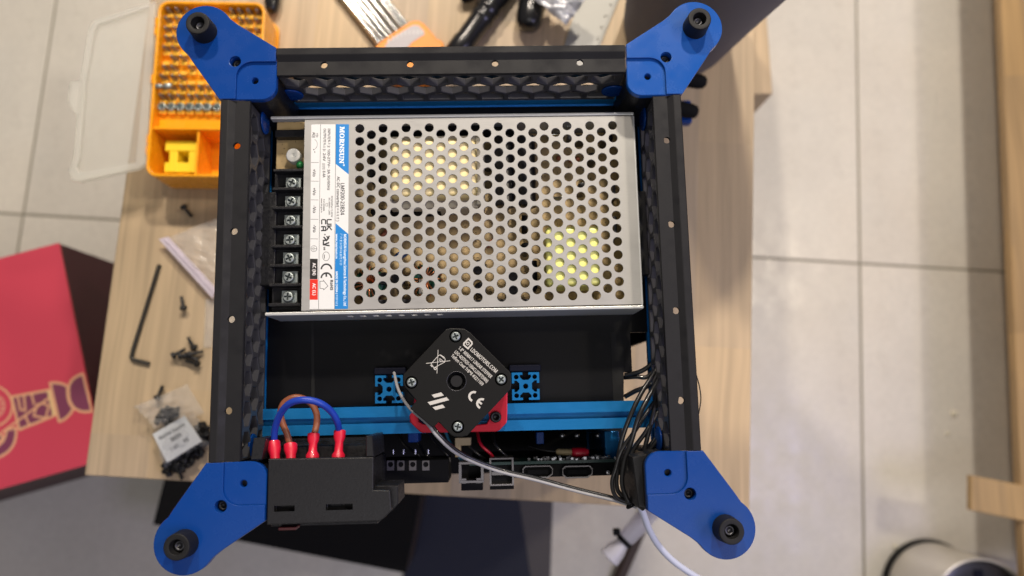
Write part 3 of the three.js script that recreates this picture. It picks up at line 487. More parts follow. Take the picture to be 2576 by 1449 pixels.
// ------------------------------------------------------------------ mains inlet housing with its wires
{
  const ih = group(printer, 'inlet_housing', { label: 'black printed mains inlet housing with two slots' });
  const top = [[-93.5, -93.2], [-41.6, -93.6], [-41.6, -109.5], [-33.4, -109.9], [-32.7, -119.3], [-35.8, -122.7], [-38.2, -124.4], [-93.5, -124.8]];
  const sl = (x0, x1, y0, y1) => [[x0, y0], [x0, y1], [x1, y1], [x1, y0]];
  const a = [at2(688, 1270, -1), at2(744, 1288, -1)], b = [at2(818, 1266, -1), at2(890, 1284, -1)];
  part(ih, 'housing_face', ext(holed(top, [sl(a[0][0], a[1][0], a[1][1], a[0][1]), sl(b[0][0], b[1][0], b[1][1], b[0][1])]), -5, -.6, .45, 2), M.blackPrint);
  const deep = [[-93.3, -94.5], [-42.2, -94.5], [-42.2, -108.2], [-30.2, -108.4], [-30, -117.2], [-33, -120.6], [-40, -125.8], [-93.3, -125.8]];
  part(ih, 'housing_body', ext(shape(deep), -34, -6.5, .4), M.blackPrint);
  const low = [[-100, -96], [-44, -96], [-44, -130.5], [-100, -130.5]];
  part(ih, 'housing_base', ext(shape(low), -62, -30, .4), M.blackPrint);
  part(ih, 'side_cheek', ext(shape([[-102.6, -93.5], [-97.2, -93.5], [-95.3, -83], [-101.4, -83]]), -40, -1.6, .4), M.blackPrint);
  part(ih, 'side_cheek', ext(shape([[-45.4, -93.5], [-41.6, -93.5], [-42.4, -83.2], [-45.6, -83.2]]), -40, -1.6, .4), M.blackPrint);
  // pocket with visible printed layers, each a shallow ledge
  const ledges = []; for (let i = 0; i < 20; i++) ledges.push(box(-97, -45 + rr(-1.5, 1.5), -95 + 0, -85.3 + rr(-.25, .25) - i * .18, -40 + i * 1.25, -40 + i * 1.25 + .9)); part(ih, 'layered_pocket', ledges, M.blackPrint, { kind: 'stuff' });
  part(ih, 'pocket_floor', box(-97, -43, -94, -82, -42, -40), M.blackMatt);
  { const A = at2(708, 1325, -28), B = at2(752, 1333, -28); part(ih, 'rocker_switch', rbox(A[0], B[0], -131.2, -129.6, -30, -22, .4), M.switchRed = phy({ color: lin(0.12, 0.012, 0.012), roughness: .4 })); }
  M.redSleeve = phy({ color: lin(0.62, 0.008, 0.035), roughness: .38, clearcoat: .15 });
  M.brownWire = phy({ color: lin(0.24, 0.075, 0.035), roughness: .42 }); M.blueWire = phy({ color: lin(0.012, 0.05, 0.42), roughness: .38, clearcoat: .1 });
  const sleeve = (p, q, fat, long) => { const A = at(p[0], p[1], -9), B = at(q[0], q[1], -12), L = Math.hypot(A[0] - B[0], A[1] - B[1], A[2] - B[2]); part(ih, 'spade_sleeve', turned(long ? [[3.4, -2], [3.3, 1.2], [2.2, 3], [2.05, L * .55], [2.9, L * .72], [3.1, L - .3], [2.9, L], [2.4, L], [2.3, L - 2]] : [[2.4, -2], [2.5, 1.5], [3.3, 4.2], [3.4, L - .3], [3.2, L], [2.6, L], [2.5, L - 2]], A, B, 18).scale(1, 1, 1), M.redSleeve); };
  sleeve([692, 1152], [688, 1112], 1, false); sleeve([732, 1152], [731, 1118], 1, false); sleeve([786, 1150], [789, 1091], 1, true); sleeve([851, 1150], [855, 1083], 1, true);
  part(ih, 'blue_wire', tube(px([[689, 1118, -12], [692, 1078, -8], [706, 1040, -3], [732, 1013, 2], [766, 1006, 4], [802, 1013, 2], [832, 1034, -3], [848, 1060, -7], [854, 1090, -12]]), 1.75, 80, 12), M.blueWire);
  part(ih, 'brown_wire', tube(px([[731, 1124, -13], [722, 1092, -13], [710, 1062, -13], [706, 1035, -12], [716, 1012, -12], [740, 1000, -12], [766, 1004, -13], [785, 1018, -14], [796, 1040, -15], [797, 1064, -15], [790, 1096, -13]]), 1.7, 80, 12), M.brownWire);
}

// ------------------------------------------------------------------ wire bundle at the right rear corner
{
  const wires = [
    [[1668, 868, -40], [1655, 930, -30], [1625, 985, -26], [1600, 1040, -24], [1575, 1110, -26], [1562, 1180, -30], [1560, 1235, -34], [1590, 1265, -36]],
    [[1672, 870, -40], [1660, 945, -28], [1632, 1000, -22], [1608, 1050, -20], [1590, 1110, -22], [1572, 1160, -26], [1566, 1220, -30], [1580, 1262, -32]],
    [[1664, 900, -44], [1652, 960, -36], [1642, 1010, -30], [1628, 1070, -28], [1612, 1140, -30], [1602, 1200, -34], [1588, 1258, -38]],
    [[1685, 945, -44], [1668, 990, -34], [1640, 1035, -28], [1616, 1078, -26], [1578, 1136, -26], [1564, 1178, -28], [1551, 1215, -30], [1556, 1250, -32], [1584, 1266, -34]],
    [[1690, 960, -44], [1672, 1000, -36], [1646, 1046, -30], [1622, 1085, -28], [1590, 1130, -30], [1578, 1165, -30], [1590, 1210, -32], [1602, 1250, -36], [1612, 1274, -40]],
    [[1700, 930, -46], [1706, 985, -36], [1698, 1035, -30], [1680, 1085, -28], [1650, 1120, -28], [1626, 1160, -30], [1606, 1215, -32], [1598, 1258, -36], [1618, 1280, -40]],
    [[1694, 940, -48], [1702, 990, -40], [1690, 1045, -34], [1668, 1095, -32], [1636, 1140, -32], [1612, 1190, -34], [1592, 1240, -36], [1600, 1272, -40]],
    [[1668, 880, -46], [1640, 915, -46], [1610, 935, -48], [1572, 944, -52]], [[1660, 905, -48], [1628, 948, -48], [1600, 948, -50], [1570, 950, -54]], [[1650, 960, -48], [1622, 975, -48], [1600, 983, -50], [1572, 998, -54]],
  ];
  wires.forEach((w, k) => w.forEach((p, i) => { if (k < 7 && i > 0 && i < w.length - 1) p[0] += [-12, -2, 8, -16, 4, -6, -14][k] * Math.sin(Math.PI * i / (w.length - 1)); }));
  for (const w of wires) part(printer, 'cable', tube(px(w), 1.25 + rr(-.1, .15), 70, 8), M.blackWire);
  part(printer, 'cable_tie', [T(new THREE.TorusGeometry(4.2, .9, 8, 24).scale(1.2, .7, 1).rotateX(1.1).rotateZ(.6), ...at(1598, 1262, -36))], M.blackMatt);
  part(printer, 'corner_skirt', ext(shape([at2(1590, 1150, -12), at2(1640, 1140, -12), at2(1640, 1270, -12), at2(1630, 1282, -12), at2(1606, 1276, -12)].reverse()), -58, -12, .5), M.blackPrint);
  part(printer, 'thin_lead', tube(px([[1752, 945, -40], [1760, 975, -44], [1763, 1005, -48], [1758, 1040, -52]]), .35, 40, 6), M.blackWire);
}

// ------------------------------------------------------------------ circuit boards on edge behind the bar
{
  const eb = group(printer, 'electronics', { label: 'circuit boards standing on edge with their sockets facing up' });
  M.pcb = phy({ color: lin(0.008, 0.04, 0.035), roughness: .35 }); M.socket = std({ color: lin(0.21, 0.20, 0.205), metalness: .7, roughness: .35 }); M.smallMetal = std({ color: lin(0.55, 0.56, 0.60), metalness: .9, roughness: .25 });
  const Z = -62, P = (x, y) => at2(x, y, Z), yB = P(1300, 1165)[1], xr = P(1556, 1165)[0], xl = P(1085, 1165)[0];
  part(eb, 'main_board', box(xl + 22, xr, yB - .8, yB + .8, -150, Z), M.pcb);
  const bits = []; for (let i = 0; i < 70; i++) { const x = rr(P(1300, 0)[0], xr - 2), z = Z - rr(.5, 22), h = rr(.5, 1.8); bits.push(box(x - rr(.3, .8), x + rr(.3, 1.2), yB + .7, yB + .8 + h, z - rr(.4, 1.4), z)); } part(eb, 'board_components', bits, M.smallMetal, { kind: 'stuff' });
  part(eb, 'board_shield', box(P(1225, 0)[0], xr + 2, yB - 8.5, yB - .9, -140, Z - 2.2), M.blackMatt);
  // network socket
  const open = (x0, y0, x1, y1, w, d, mat, name, notch) => { // a sheet box, open towards the camera
    const A = P(x0, y0), B = P(x1, y1), g = [rbox(A[0], B[0], A[1] - w, A[1], Z - d, Z + 1, .2, 1), rbox(A[0], B[0], B[1], B[1] + w, Z - d, Z + 1, .2, 1), box(A[0], A[0] + w, B[1] + w, A[1] - w, Z - d, Z + .95), box(B[0] - w, B[0], B[1] + w, A[1] - w, Z - d, Z + .95), box(A[0] + w, B[0] - w, B[1] + w, A[1] - w, Z - d, Z - d + 1)];
    return [part(eb, name, g, mat), A, B];
  };
  { const [m, A, B] = open(1154, 1162, 1217, 1214, 1.5, 16, M.socket, 'network_socket'); part(eb, 'contact_carrier', [box(A[0] + 1.6, A[0] + 4.2, B[1] - .2, B[1] + 2.6, Z - 8, Z + .7), box(B[0] - 4.2, B[0] - 1.6, B[1] - .2, B[1] + 2.6, Z - 8, Z + .7)], M.socket); part(eb, 'socket_inside', box(A[0] + 1.5, B[0] - 1.5, B[1] + 1.5, A[1] - 1.5, Z - 13, Z - 9), M.cavity); part(eb, 'socket_base', rbox(A[0] + 1.2, B[0] - .6, B[1] - 4.4, B[1] - .1, Z - 12, Z - 1, .4), M.blackMatt); }
  { const [m, A, B] = open(1231, 1152, 1293, 1221, 1.0, 16, M.socket, 'usb_socket'); part(eb, 'socket_tongue', [box(A[0] + 1.2, B[0] - 1.2, A[1] - 9.8, A[1] - 8.0, Z - 12, Z + .5)], M.socket); part(eb, 'socket_inside', [box(A[0] + 1.1, B[0] - 1.1, A[1] - 7.8, A[1] - 1.2, Z - 12, Z - 3), box(A[0] + 1.1, B[0] - 1.1, B[1] + 1.2, A[1] - 10, Z - 12, Z - 3)], M.cavity); part(eb, 'socket_base', rbox(A[0], B[0], B[1] - 2.4, B[1] - .1, Z - 12, Z - 2, .4), M.blackMatt); }
  for (const [a, b] of [[1314, 1392], [1414, 1492]]) {
    const A = P(a, 1172), B = P(b, 1202), o = [[A[0] + 1.6, A[1]], [B[0] - 1.6, A[1]], [B[0], A[1] - 2], [B[0] - .3, B[1] + 2], [B[0] - 3, B[1]], [A[0] + 2.2, B[1]], [A[0], B[1] + 2], [A[0], A[1] - 1.6]], i = o.map(([x, y]) => [(A[0] + B[0]) / 2 + (x - (A[0] + B[0]) / 2) * .93, (A[1] + B[1]) / 2 + (y - (A[1] + B[1]) / 2) * .78]);
    const m = part(eb, 'display_socket', ext(holed(o.slice().reverse(), [i]), Z - 10, Z + .4, .15), M.socket); part(eb, 'socket_inside', box(A[0] + 3, B[0] - 3, B[1] + 2.4, A[1] - 2.4, Z - 9, Z - .6), M.blackMatt);
  }
  { const p = P(1530, 1188); part(eb, 'screw', lathe([[1.2, Z - 3], [1.2, Z - .4], [.8, Z], [0, Z]], p[0], p[1], 16), M.smallMetal); part(eb, 'board_edge', rbox(P(1300, 0)[0], xr + 1, P(0, 1206)[1], yB - .9, Z - 12, Z - 2.4, .3), M.blackMatt); }
  // left block with pale terminals
  { const A = P(948, 1160), B = P(1128, 1214); const m = part(eb, 'terminal_header', rbox(A[0], B[0], B[1], A[1], -92, Z - .5, .4), M.blackMatt);
    for (const x of [982, 1008, 1038, 1071]) { const p = P(x, 1171); part(eb, 'terminal_socket', ext(holed([[p[0] - 2.1, p[1] - 2.8], [p[0] + 2.1, p[1] - 2.8], [p[0] + 2.1, p[1] + 2.8], [p[0] - 2.1, p[1] + 2.8]], [ring(p[0], p[1] + .6, 1.5, 14)]), Z - .6, Z + .1, .08), M.termGrey ??= std({ color: lin(.16, .15, .15), roughness: .5 })); const q = P(x + 4, 1140); part(eb, 'terminal_pin', T(new THREE.CapsuleGeometry(.75, 2.2, 4, 10), q[0], q[1] + .4, Z - 5), M.smallMetal); } }
  part(eb, 'heat_sink', rbox(P(1020, 0)[0], P(1044, 0)[0], P(0, 1140)[1], P(0, 1115)[1], -90, -70, .5), M.blueSmooth);
  { const A = P(1143, 1103), B = P(1184, 1122), C = P(1158, 1152); M.beige = std({ color: lin(.42, .33, .18), roughness: .6 }); part(eb, 'beige_bracket', [rbox(A[0], B[0], B[1], A[1], -80, -68, .4), rbox(A[0], C[0], C[1], B[1] + .5, -80.2, -68.2, .4)], M.beige); }
  { const A = at(1398, 1136, -72), B = at(1446, 1138, -72), C = at(1474, 1139, -72), m = part(eb, 'crimp_sleeve', turned([[0, 0], [2.8, .1], [3.1, 3], [3.1, 8], [2.3, 9], [2, 10], [0, 10]], at(1438, 1138, -72), C, 16), M.redSleeve); part(eb, 'crimp_ring', turned([[0, 0], [1, 0], [1.9, 1.5], [2, 10], [0, 10]], A, at(1440, 1138, -72), 14), M.beige); part(eb, 'crimp_lead', tube([at(1330, 1122, -78), at(1365, 1132, -74), A], .8, 20, 8), M.blackWire); }
  { const A = P(1352, 1090), B = P(1372, 1120); part(eb, 'blue_plug', rbox(A[0], B[0], B[1], A[1], -90, -74, .4), M.blueSmooth); }
  for (const x of [1415, 1452, 1505]) { const p = at(x, 1096, -80); part(eb, 'small_nut', lathe([[1.6, -84], [1.6, -81], [.8, -80], [0, -80]], p[0], p[1], 12), M.smallMetal); }
  { const A = at(1521, 1085, -74), B = at(1560, 1160, -74); part(eb, 'frame_upright', rbox(A[0], B[0], B[1], A[1], -200, -74, .5), M.anod); part(eb, 'frame_upright', rbox(A[0], at(1612, 0, -74)[0], B[1] - 4, B[1], -92, -76, .5), M.navy); }
  // cable loom disappearing under the bar
  for (let i = 0; i < 7; i++) { const x = 1000 + i * 40; part(eb, 'cable', tube(px([[x, 1085, -80], [x + rr(5, 20), 1118, -74 + rr(-6, 6)], [x + rr(20, 60), 1146, -72], [x + rr(40, 80), 1160, -82]]), .9, 30, 8), i === 3 ? M.tealWire = phy({ color: lin(.02, .16, .3), roughness: .4 }) : i === 5 ? M.redSleeve : M.blackWire); }
}

// ------------------------------------------------------------------ orange bit case on the table
{
  const Z = -215, O = (x, y, z = Z) => at2(x, y, z);
  const c0 = O(399, 4), c1 = O(662, 6), c3 = O(357, 428), ux = [c1[0] - c0[0], c1[1] - c0[1]], W = Math.hypot(...ux) + 2, ang = Math.atan2(ux[1], ux[0]) - .01, H = Math.hypot(c3[0] - c0[0], c3[1] - c0[1]) + 6;
  const post = new THREE.Matrix4().makeTranslation(c0[0], c0[1] + 1, 0).multiply(new THREE.Matrix4().makeRotationZ(ang)); // local: x right, y up, top left corner at 0,0
  M.orange = phy({ color: lin(0.96, 0.40, 0.010), roughness: .42, roughnessMap: smudge }); M.orangeLight = std({ color: lin(0.95, 0.50, 0.04), roughness: .5 }); M.yellowInsert = std({ color: lin(0.90, 0.68, 0.02), roughness: .5 });
  const cs = thing('bit_case', 'orange plastic screwdriver bit case lying open at the table edge', 'tool case', [c0[0], c0[1], TABLE]);
  const rr4 = (x0, y0, x1, y1, r) => [...arc(x1 - r, y1 - r, r, 0, 90, 6), ...arc(x0 + r, y1 - r, r, 90, 180, 6), ...arc(x0 + r, y0 + r, r, 180, 270, 6), ...arc(x1 - r, y0 + r, r, 270, 360, 6)];
  const ySplit = -H * .725;
  part(cs, 'case_shell', [ext(holed(rr4(0, -H, W, 0, 9), [rr4(2.4, -H + 2.4, W - 2.4, -2.4, 7).reverse()]), TABLE + 3, Z, .8, 2), ext(shape(rr4(1, -H + 1, W + 1.5, 1, 9)), TABLE + .2, TABLE + 5, .6), box(W - 1, W + 9, -H * .36, -H * .28, TABLE + 14, TABLE + 24)], M.orange, { post });
  part(cs, 'divider', [rbox(2, W - 2, ySplit - 1.1, ySplit + 1.1, TABLE + 4, Z - 3, .5), rbox(W * .43 - 1, W * .43 + 1, -H + 2, ySplit, TABLE + 4, Z - 5, .5)], M.orange, { post });
  const deckZ = -227; part(cs, 'bit_tray', rbox(2.4, W - 2.4, ySplit + 1, -2.4, TABLE + 4, deckZ, .8), M.orange, { post });
  for (const y of [-H * .1, -H * .155, -H * .5 + 10, -H * .78, -H * .84]) part(cs, 'hinge_lug', rbox(-5, .6, y - 4, y + 4, Z - 16, Z - 6, 1.2), M.orange, { post });
  const x0 = 6.5, dx = 7.55, dy = 8.6, rows = Math.floor((-ySplit - 10) / dy), sleeves = [], spots = [];
  for (let j = 0; j < rows; j++) for (let i = 0; i < 11; i++) { const x = x0 + i * dx, y = -7.5 - j * dy; if (x > W - 5) continue; sleeves.push(rbox(x - 2.9, x + 2.9, y - 3.4, y - .2, deckZ - 1, deckZ + 4.5, .5, 1)); spots.push([x, y, j, i]); }
  part(cs, 'bit_holders', sleeves, M.orangeLight, { post, kind: 'stuff' });
  part(cs, 'insert', [rbox(8, W * .40, -H + 8, -H + 17, TABLE + 6, Z - 15, .8), rbox(8, W * .40, ySplit - 16, ySplit - 7, TABLE + 6, Z - 14, .8), rbox(W * .13, W * .21, -H + 8, ySplit - 8, TABLE + 6, Z - 14.5, .8), rbox(W * .31, W * .385, -H + 8, ySplit - 8, TABLE + 6, Z - 14.5, .8)], M.yellowInsert, { post, label: 'yellow plastic insert in the corner compartment' });
  // clear lid, opened flat to the left
  M.frost = phy({ color: lin(0.95, 0.95, 0.93), roughness: .3, transmission: .86, thickness: 0, ior: 1.2 });
  M.frostEdge = phy({ color: lin(0.95, 0.95, 0.93), roughness: .3, transmission: .8, thickness: 0, ior: 1.2 });
  const lz = -224, L = [[396, 8], [240, 56], [228, 78], [207, 205], [190, 400], [178, 432], [186, 456], [205, 460], [352, 428], [372, 415]].map(([x, y]) => O(x, y, lz));
  const inner = [[380, 24], [252, 66], [243, 84], [222, 208], [207, 398], [199, 424], [206, 438], [346, 412]].map(([x, y]) => O(x, y, lz));
  const lid = part(cs, 'clear_lid', ext(shape(L.slice().reverse()), lz - 1.6, lz, .5), M.frost, { label: 'frosted clear lid folded open' });
  part(lid, 'lid_rim', ext(holed(L.slice().reverse(), [inner]), lz, lz + 4, .8, 2), M.frostEdge);
  part(lid, 'lid_latch', ext(shape([[208, 205], [182, 207], [176, 232], [174, 262], [196, 292], [203, 285]].map(([x, y]) => O(x, y, lz)).reverse()), lz - 2, lz + 3, .7, 2), M.frostEdge);
  // bits standing in their holders
  M.bit = std({ color: lin(0.34, 0.33, 0.36), metalness: .85, roughness: .36 });
  const proto = (kind) => { const g = kind ? [lathe([[3.6, 0], [3.6, 9], [3.1, 9.6], [2.2, 9.6], [2.1, 5], [0, 5]], 0, 0, 14)] : [lathe([[2.3, 0], [2.3, 12], [1.9, 13], [1.8, 16], [1, 19.2], [0, 19.2]], 0, 0, 6)]; return g; };
  let bit0, sock0;
  const ORD = ['first', 'second', 'third', 'fourth', 'fifth', 'sixth', 'seventh', 'eighth', 'ninth', 'tenth', 'eleventh'];
  const seen = (p) => { // not under the foot plate or the machine's left rail
    const c = AX.map((r) => r[0] * (p[0] - EYE[0]) + r[1] * (p[1] - EYE[1]) + r[2] * (p[2] - EYE[2])), X = 1288 + FOC * c[0] / -c[2], Y = 724.5 - FOC * c[1] / -c[2];
    if (Y > 235 && X > 560) return false;
    const w = at2(X, Y, 0), q = footOutline().map(([a, b]) => [-a, b]); let inside = false;
    for (let i = 0, j = q.length - 1; i < q.length; j = i++) if ((q[i][1] > w[1]) !== (q[j][1] > w[1]) && w[0] < (q[j][0] - q[i][0]) * (w[1] - q[i][1]) / (q[j][1] - q[i][1]) + q[i][0]) inside = !inside;
    return !inside;
  };
  const place = (x, y, z, kind, row, col) => {
    const p = new THREE.Vector3(x, y, z).applyMatrix4(post), a = [p.x, p.y, p.z];
    let first = kind ? sock0 : bit0, o; if (!seen([p.x, p.y, z + 18])) return;
    const label = kind ? `shiny nut socket, ${ORD[col]} from the left in the lowest row of the orange case` : `steel bit, ${ORD[col]} from the left in the ${ORD[row]} row of the orange case`;
    if (!first) {
      o = thing(kind ? 'socket_bit' : 'screwdriver_bit', label, kind ? 'socket' : 'screwdriver bit', [0, 0, 0], kind ? 'nut sockets in the orange case' : 'bits in the orange case');
      part(o, 'bit_body', proto(kind), kind ? M.zinc : M.bit); o.position.copy(V(...a)); if (kind) sock0 = o; else bit0 = o;
    } else { o = first.clone(); o.name = numbered(kind ? 'socket_bit' : 'screwdriver_bit'); o.position.copy(V(...a)); o.rotation.z = rr(-.05, .05); o.userData = { ...o.userData, label }; scene.add(o); }
  };
  for (const [x, y, j, i] of spots) { if (j === rows - 1) { if (i < 7) place(x, y + 2.2, deckZ - 6 + 3, 1, j, i); } else if (!(j === rows - 4 && (i === 3 || i === 4)) && rnd() > .06) place(x, y + 2, deckZ - 9 + (j % 2), 0, j, i); }
  { const a = at(392, 217, -216), b = at(430, 217, -216); const o = thing('loose_bit', 'bright steel bit lying across the rows of the orange case', 'screwdriver bit', a); part(o, 'bit_body', [turned([[0, 0], [2, 0], [2.2, 4], [1, 5], [1, 7], [2.6, 7.6], [2.6, 13], [0, 13]], a, b, 10)], M.zinc); }
}

// ------------------------------------------------------------------ tools at the far side of the table
{
  const Z = TABLE;
  // key set in an orange holder
  const K = (x, y) => at2(830.5 + x * .1736, y * .1736, Z + 14);
  const o = thing('hex_key_set', 'set of shiny hex keys fanned in an orange plastic holder with a grey label', 'hex key set', [0, 0, Z]);
  const out = [[640, 700], [700, 620], [780, 560], [900, 475], [1050, 375], [1150, 312], [1220, 292], [1290, 298], [1350, 330], [1400, 385], [1500, 500], [1545, 560], [1590, 575], [1640, 610], [1650, 660], [1640, 760], [1500, 1180], [1000, 1220], [720, 1000]].map((p) => K(...p)).reverse();
  part(o, 'key_holder', ext(shape(out), Z + 1, Z + 14, 1.2, 2), M.orange2 = phy({ color: lin(0.90, 0.29, 0.012), roughness: .4 }));
  const lab = [[790, 740], [800, 650], [930, 540], [1080, 435], [1200, 368], [1280, 372], [1350, 440], [1370, 500], [1180, 620], [1080, 740]].map((p) => K(...p)).reverse();
  part(o, 'size_label', ext(shape(lab), Z + 14.05, Z + 14.4, .1), M.labelGrey = std({ color: lin(0.47, 0.44, 0.46), roughness: .45 }));
  const a0 = K(850, 600), a1 = K(1330, 480), numerals = []; for (let i = 0; i < 9; i++) { const t = i / 8, p = [a0[0] + (a1[0] - a0[0]) * t, a0[1] + (a1[1] - a0[1]) * t + 3.5 * Math.sin(t * 3.1)]; numerals.push(box(p[0] - .8, p[0] + .8, p[1] - 2, p[1] + 2, Z + 14.3, Z + 14.55)); } part(o, 'embossed_numbers', numerals, M.labelPale = std({ color: lin(.62, .6, .6), roughness: .5 }), { kind: 'stuff' });
  [[712, 602, 2.7], [772, 560, 2.3], [838, 515, 2.1], [893, 474, 2.0], [968, 424, 2.9], [1052, 372, 2.5], [1122, 336, 2.4]].forEach(([x, y, r], i) => {
    const A = K(x - 620 * 1.6, y - 785 * 1.6), B = K(x + 40, y + 50); part(o, 'hex_key', rod([...A, Z + 3 + r + (i % 2)], [...B, Z + 7 + (i % 2)], r, r, i % 3 === 1 ? 24 : 6), M.chrome);
  });
}
{ const Z = TABLE;
  // flashlight
  { const A = at(1352, -150, Z + 12), B = at(1132, 158, Z + 12), L = Math.hypot(A[0] - B[0], A[1] - B[1]), t = thing('black_flashlight', 'black metal flashlight with ribbed rings lying beside the orange key holder', 'flashlight', [A[0], A[1], Z]);
    M.blackAlu = phy({ color: lin(0.014, 0.014, 0.016), metalness: .3, roughness: .24, clearcoat: .4, clearcoatRoughness: .25 });
    part(t, 'flashlight_body', turned([[0, 0], [11, 0], [11.5, 2], [11.5, L * .50], [10.6, L * .52], [10.6, L * .55], [11.6, L * .565], [11.6, L * .585], [10.6, L * .6], [10.6, L * .62], [11.6, L * .635], [11.6, L * .655], [10.2, L * .67], [10.0, L * .82], [11, L * .84], [11, L], [0, L]], A, B, 32), M.blackAlu); }
  // rounded black handle
  { const A = at(1372, -160, Z + 13), B = at(1326, 78, Z + 13), L = Math.hypot(A[0] - B[0], A[1] - B[1]), t = thing('tool_handle', 'glossy black rounded tool handle under the white sachet', 'tool handle', [A[0], A[1], Z]);
    part(t, 'grip', turned([[0, 0], [9, 0], [11.5, 12], [12, L - 16], [11, L - 7], [8, L - 2.4], [4, L - .5], [0, L]], A, B, 32), M.blackAlu);
    part(t, 'collar', turned([[12.1, L - 32], [12.7, L - 31], [12.7, L - 24], [12.1, L - 23]], A, B, 32), M.rubber); }
  { const A = at(1240, -60, Z + 8), B = at(1170, -8, Z + 8), t = thing('black_marker', 'thick black pen lying across the top of the flashlight', 'pen', [A[0], A[1], Z]); part(t, 'pen_barrel', turned([[0, 0], [6, .3], [6.4, 2], [6.4, 30], [4, 36], [0, 37]], A, B, 20), M.blackMatt); }
  // white sachet: a crumpled pillow of foil
  { const P0 = [[1340, -12], [1425, 56], [1482, -12], [1400, -70]].map((p) => at2(...p, Z + 34)), t = thing('foil_sachet', 'crumpled white foil sachet with its corner pointing down, on top of tools', 'sachet', [P0[1][0], P0[1][1], Z + 25]);
    const g = new THREE.PlaneGeometry(1, 1, 28, 28), both = []; for (const s of [1, -1]) { const q = g.clone(), p = q.attributes.position; for (let i = 0; i < p.count; i++) { const u = p.getX(i) + .5, v = p.getY(i) + .5, e = Math.min(u, 1 - u, v, 1 - v), w = [(1 - u) * (1 - v), u * (1 - v), u * v, (1 - u) * v], puff = Math.sqrt(Math.max(0, e)) * 6 * s + (n8(u * .9 + .1, v * .9) - .5) * 5 + (n16(u, v) - .5) * 2; p.setXYZ(i, P0.reduce((a, c, k) => a + c[0] * w[k], 0), P0.reduce((a, c, k) => a + c[1] * w[k], 0), Z + 33 + puff - 3 * (1 - v)); } q.computeVertexNormals(); both.push(q); }
    part(t, 'sachet_film', both, M.foil = phy({ color: lin(0.60, 0.61, 0.66), roughness: .34, metalness: .25 })); }
  // steel ruler
  { const A = at2(1494, -120, Z + 3), B = at2(1392, 200, Z + 3), A2 = at2(1605, -120, Z + 3), B2 = at2(1474, 200, Z + 3), t = thing('steel_ruler', 'flat steel ruler with small punched marks lying beside the large grey bin', 'ruler', [A[0], A[1], Z]);
    const cuts = [[1508, 98], [1517, 68], [1527, 40], [1540, 10], [1500, 118]].map((p) => ring(...at2(p[0] - 4, p[1], Z + 3), .8, 12));
    part(t, 'ruler_blade', ext(holed([B, B2, A2, A], cuts), Z + .4, Z + 1.9, .2), M.ruler = std({ color: lin(0.40, 0.395, 0.37), metalness: .25, roughness: .55 }));
    const ticks = []; for (let i = 0; i < 60; i++) { const s = i / 60, x = B2[0] + (A2[0] - B2[0]) * s, y = B2[1] + (A2[1] - B2[1]) * s, l = i % 5 ? 3 : 6; ticks.push(box(x - l, x - .5, y - .15, y + .15, Z + 1.85, Z + 1.95)); } part(t, 'graduation', ticks, M.blackMatt, { kind: 'stuff' }); }
  // large dark grey bin
  { const c = at2(1700, 74, Z), t = thing('grey_bin', 'large dark grey round bin standing on the table beside the steel ruler', 'bin', [c[0], c[1], Z]);
    part(t, 'bin_body', lathe([[0, Z + .5], [43, Z + .6], [47, Z + 3], [49.5, Z + 9], [53, Z + 40], [60, Z + 95], [69, Z + 160], [77, Z + 222], [75, Z + 226], [0, Z + 227]], c[0], c[1], 64), M.cup = std({ color: lin(0.135, 0.130, 0.158), roughness: .72, bumpMap: speck, bumpScale: .00008 })); }
  // black tool tip at the far left
  { const A = at(690, -70, Z + 7), B = at(683, 33, Z + 7), L = Math.hypot(A[0] - B[0], A[1] - B[1]), t = thing('black_pliers', 'black tool end beside the top corner of the orange case', 'tool', [A[0], A[1], Z]); part(t, 'tool_jaw', [turned([[0, 0], [7, 0], [7.4, 6], [7.2, L - 12], [5.4, L - 3], [3, L], [0, L]], A, B, 16)], M.blackAlu); part(t, 'tool_pin', [cylZ(A[0] - 3, (A[1] + B[1]) / 2, Z + 10, Z + 15.2, 2.4)], M.smallMetal); }
}

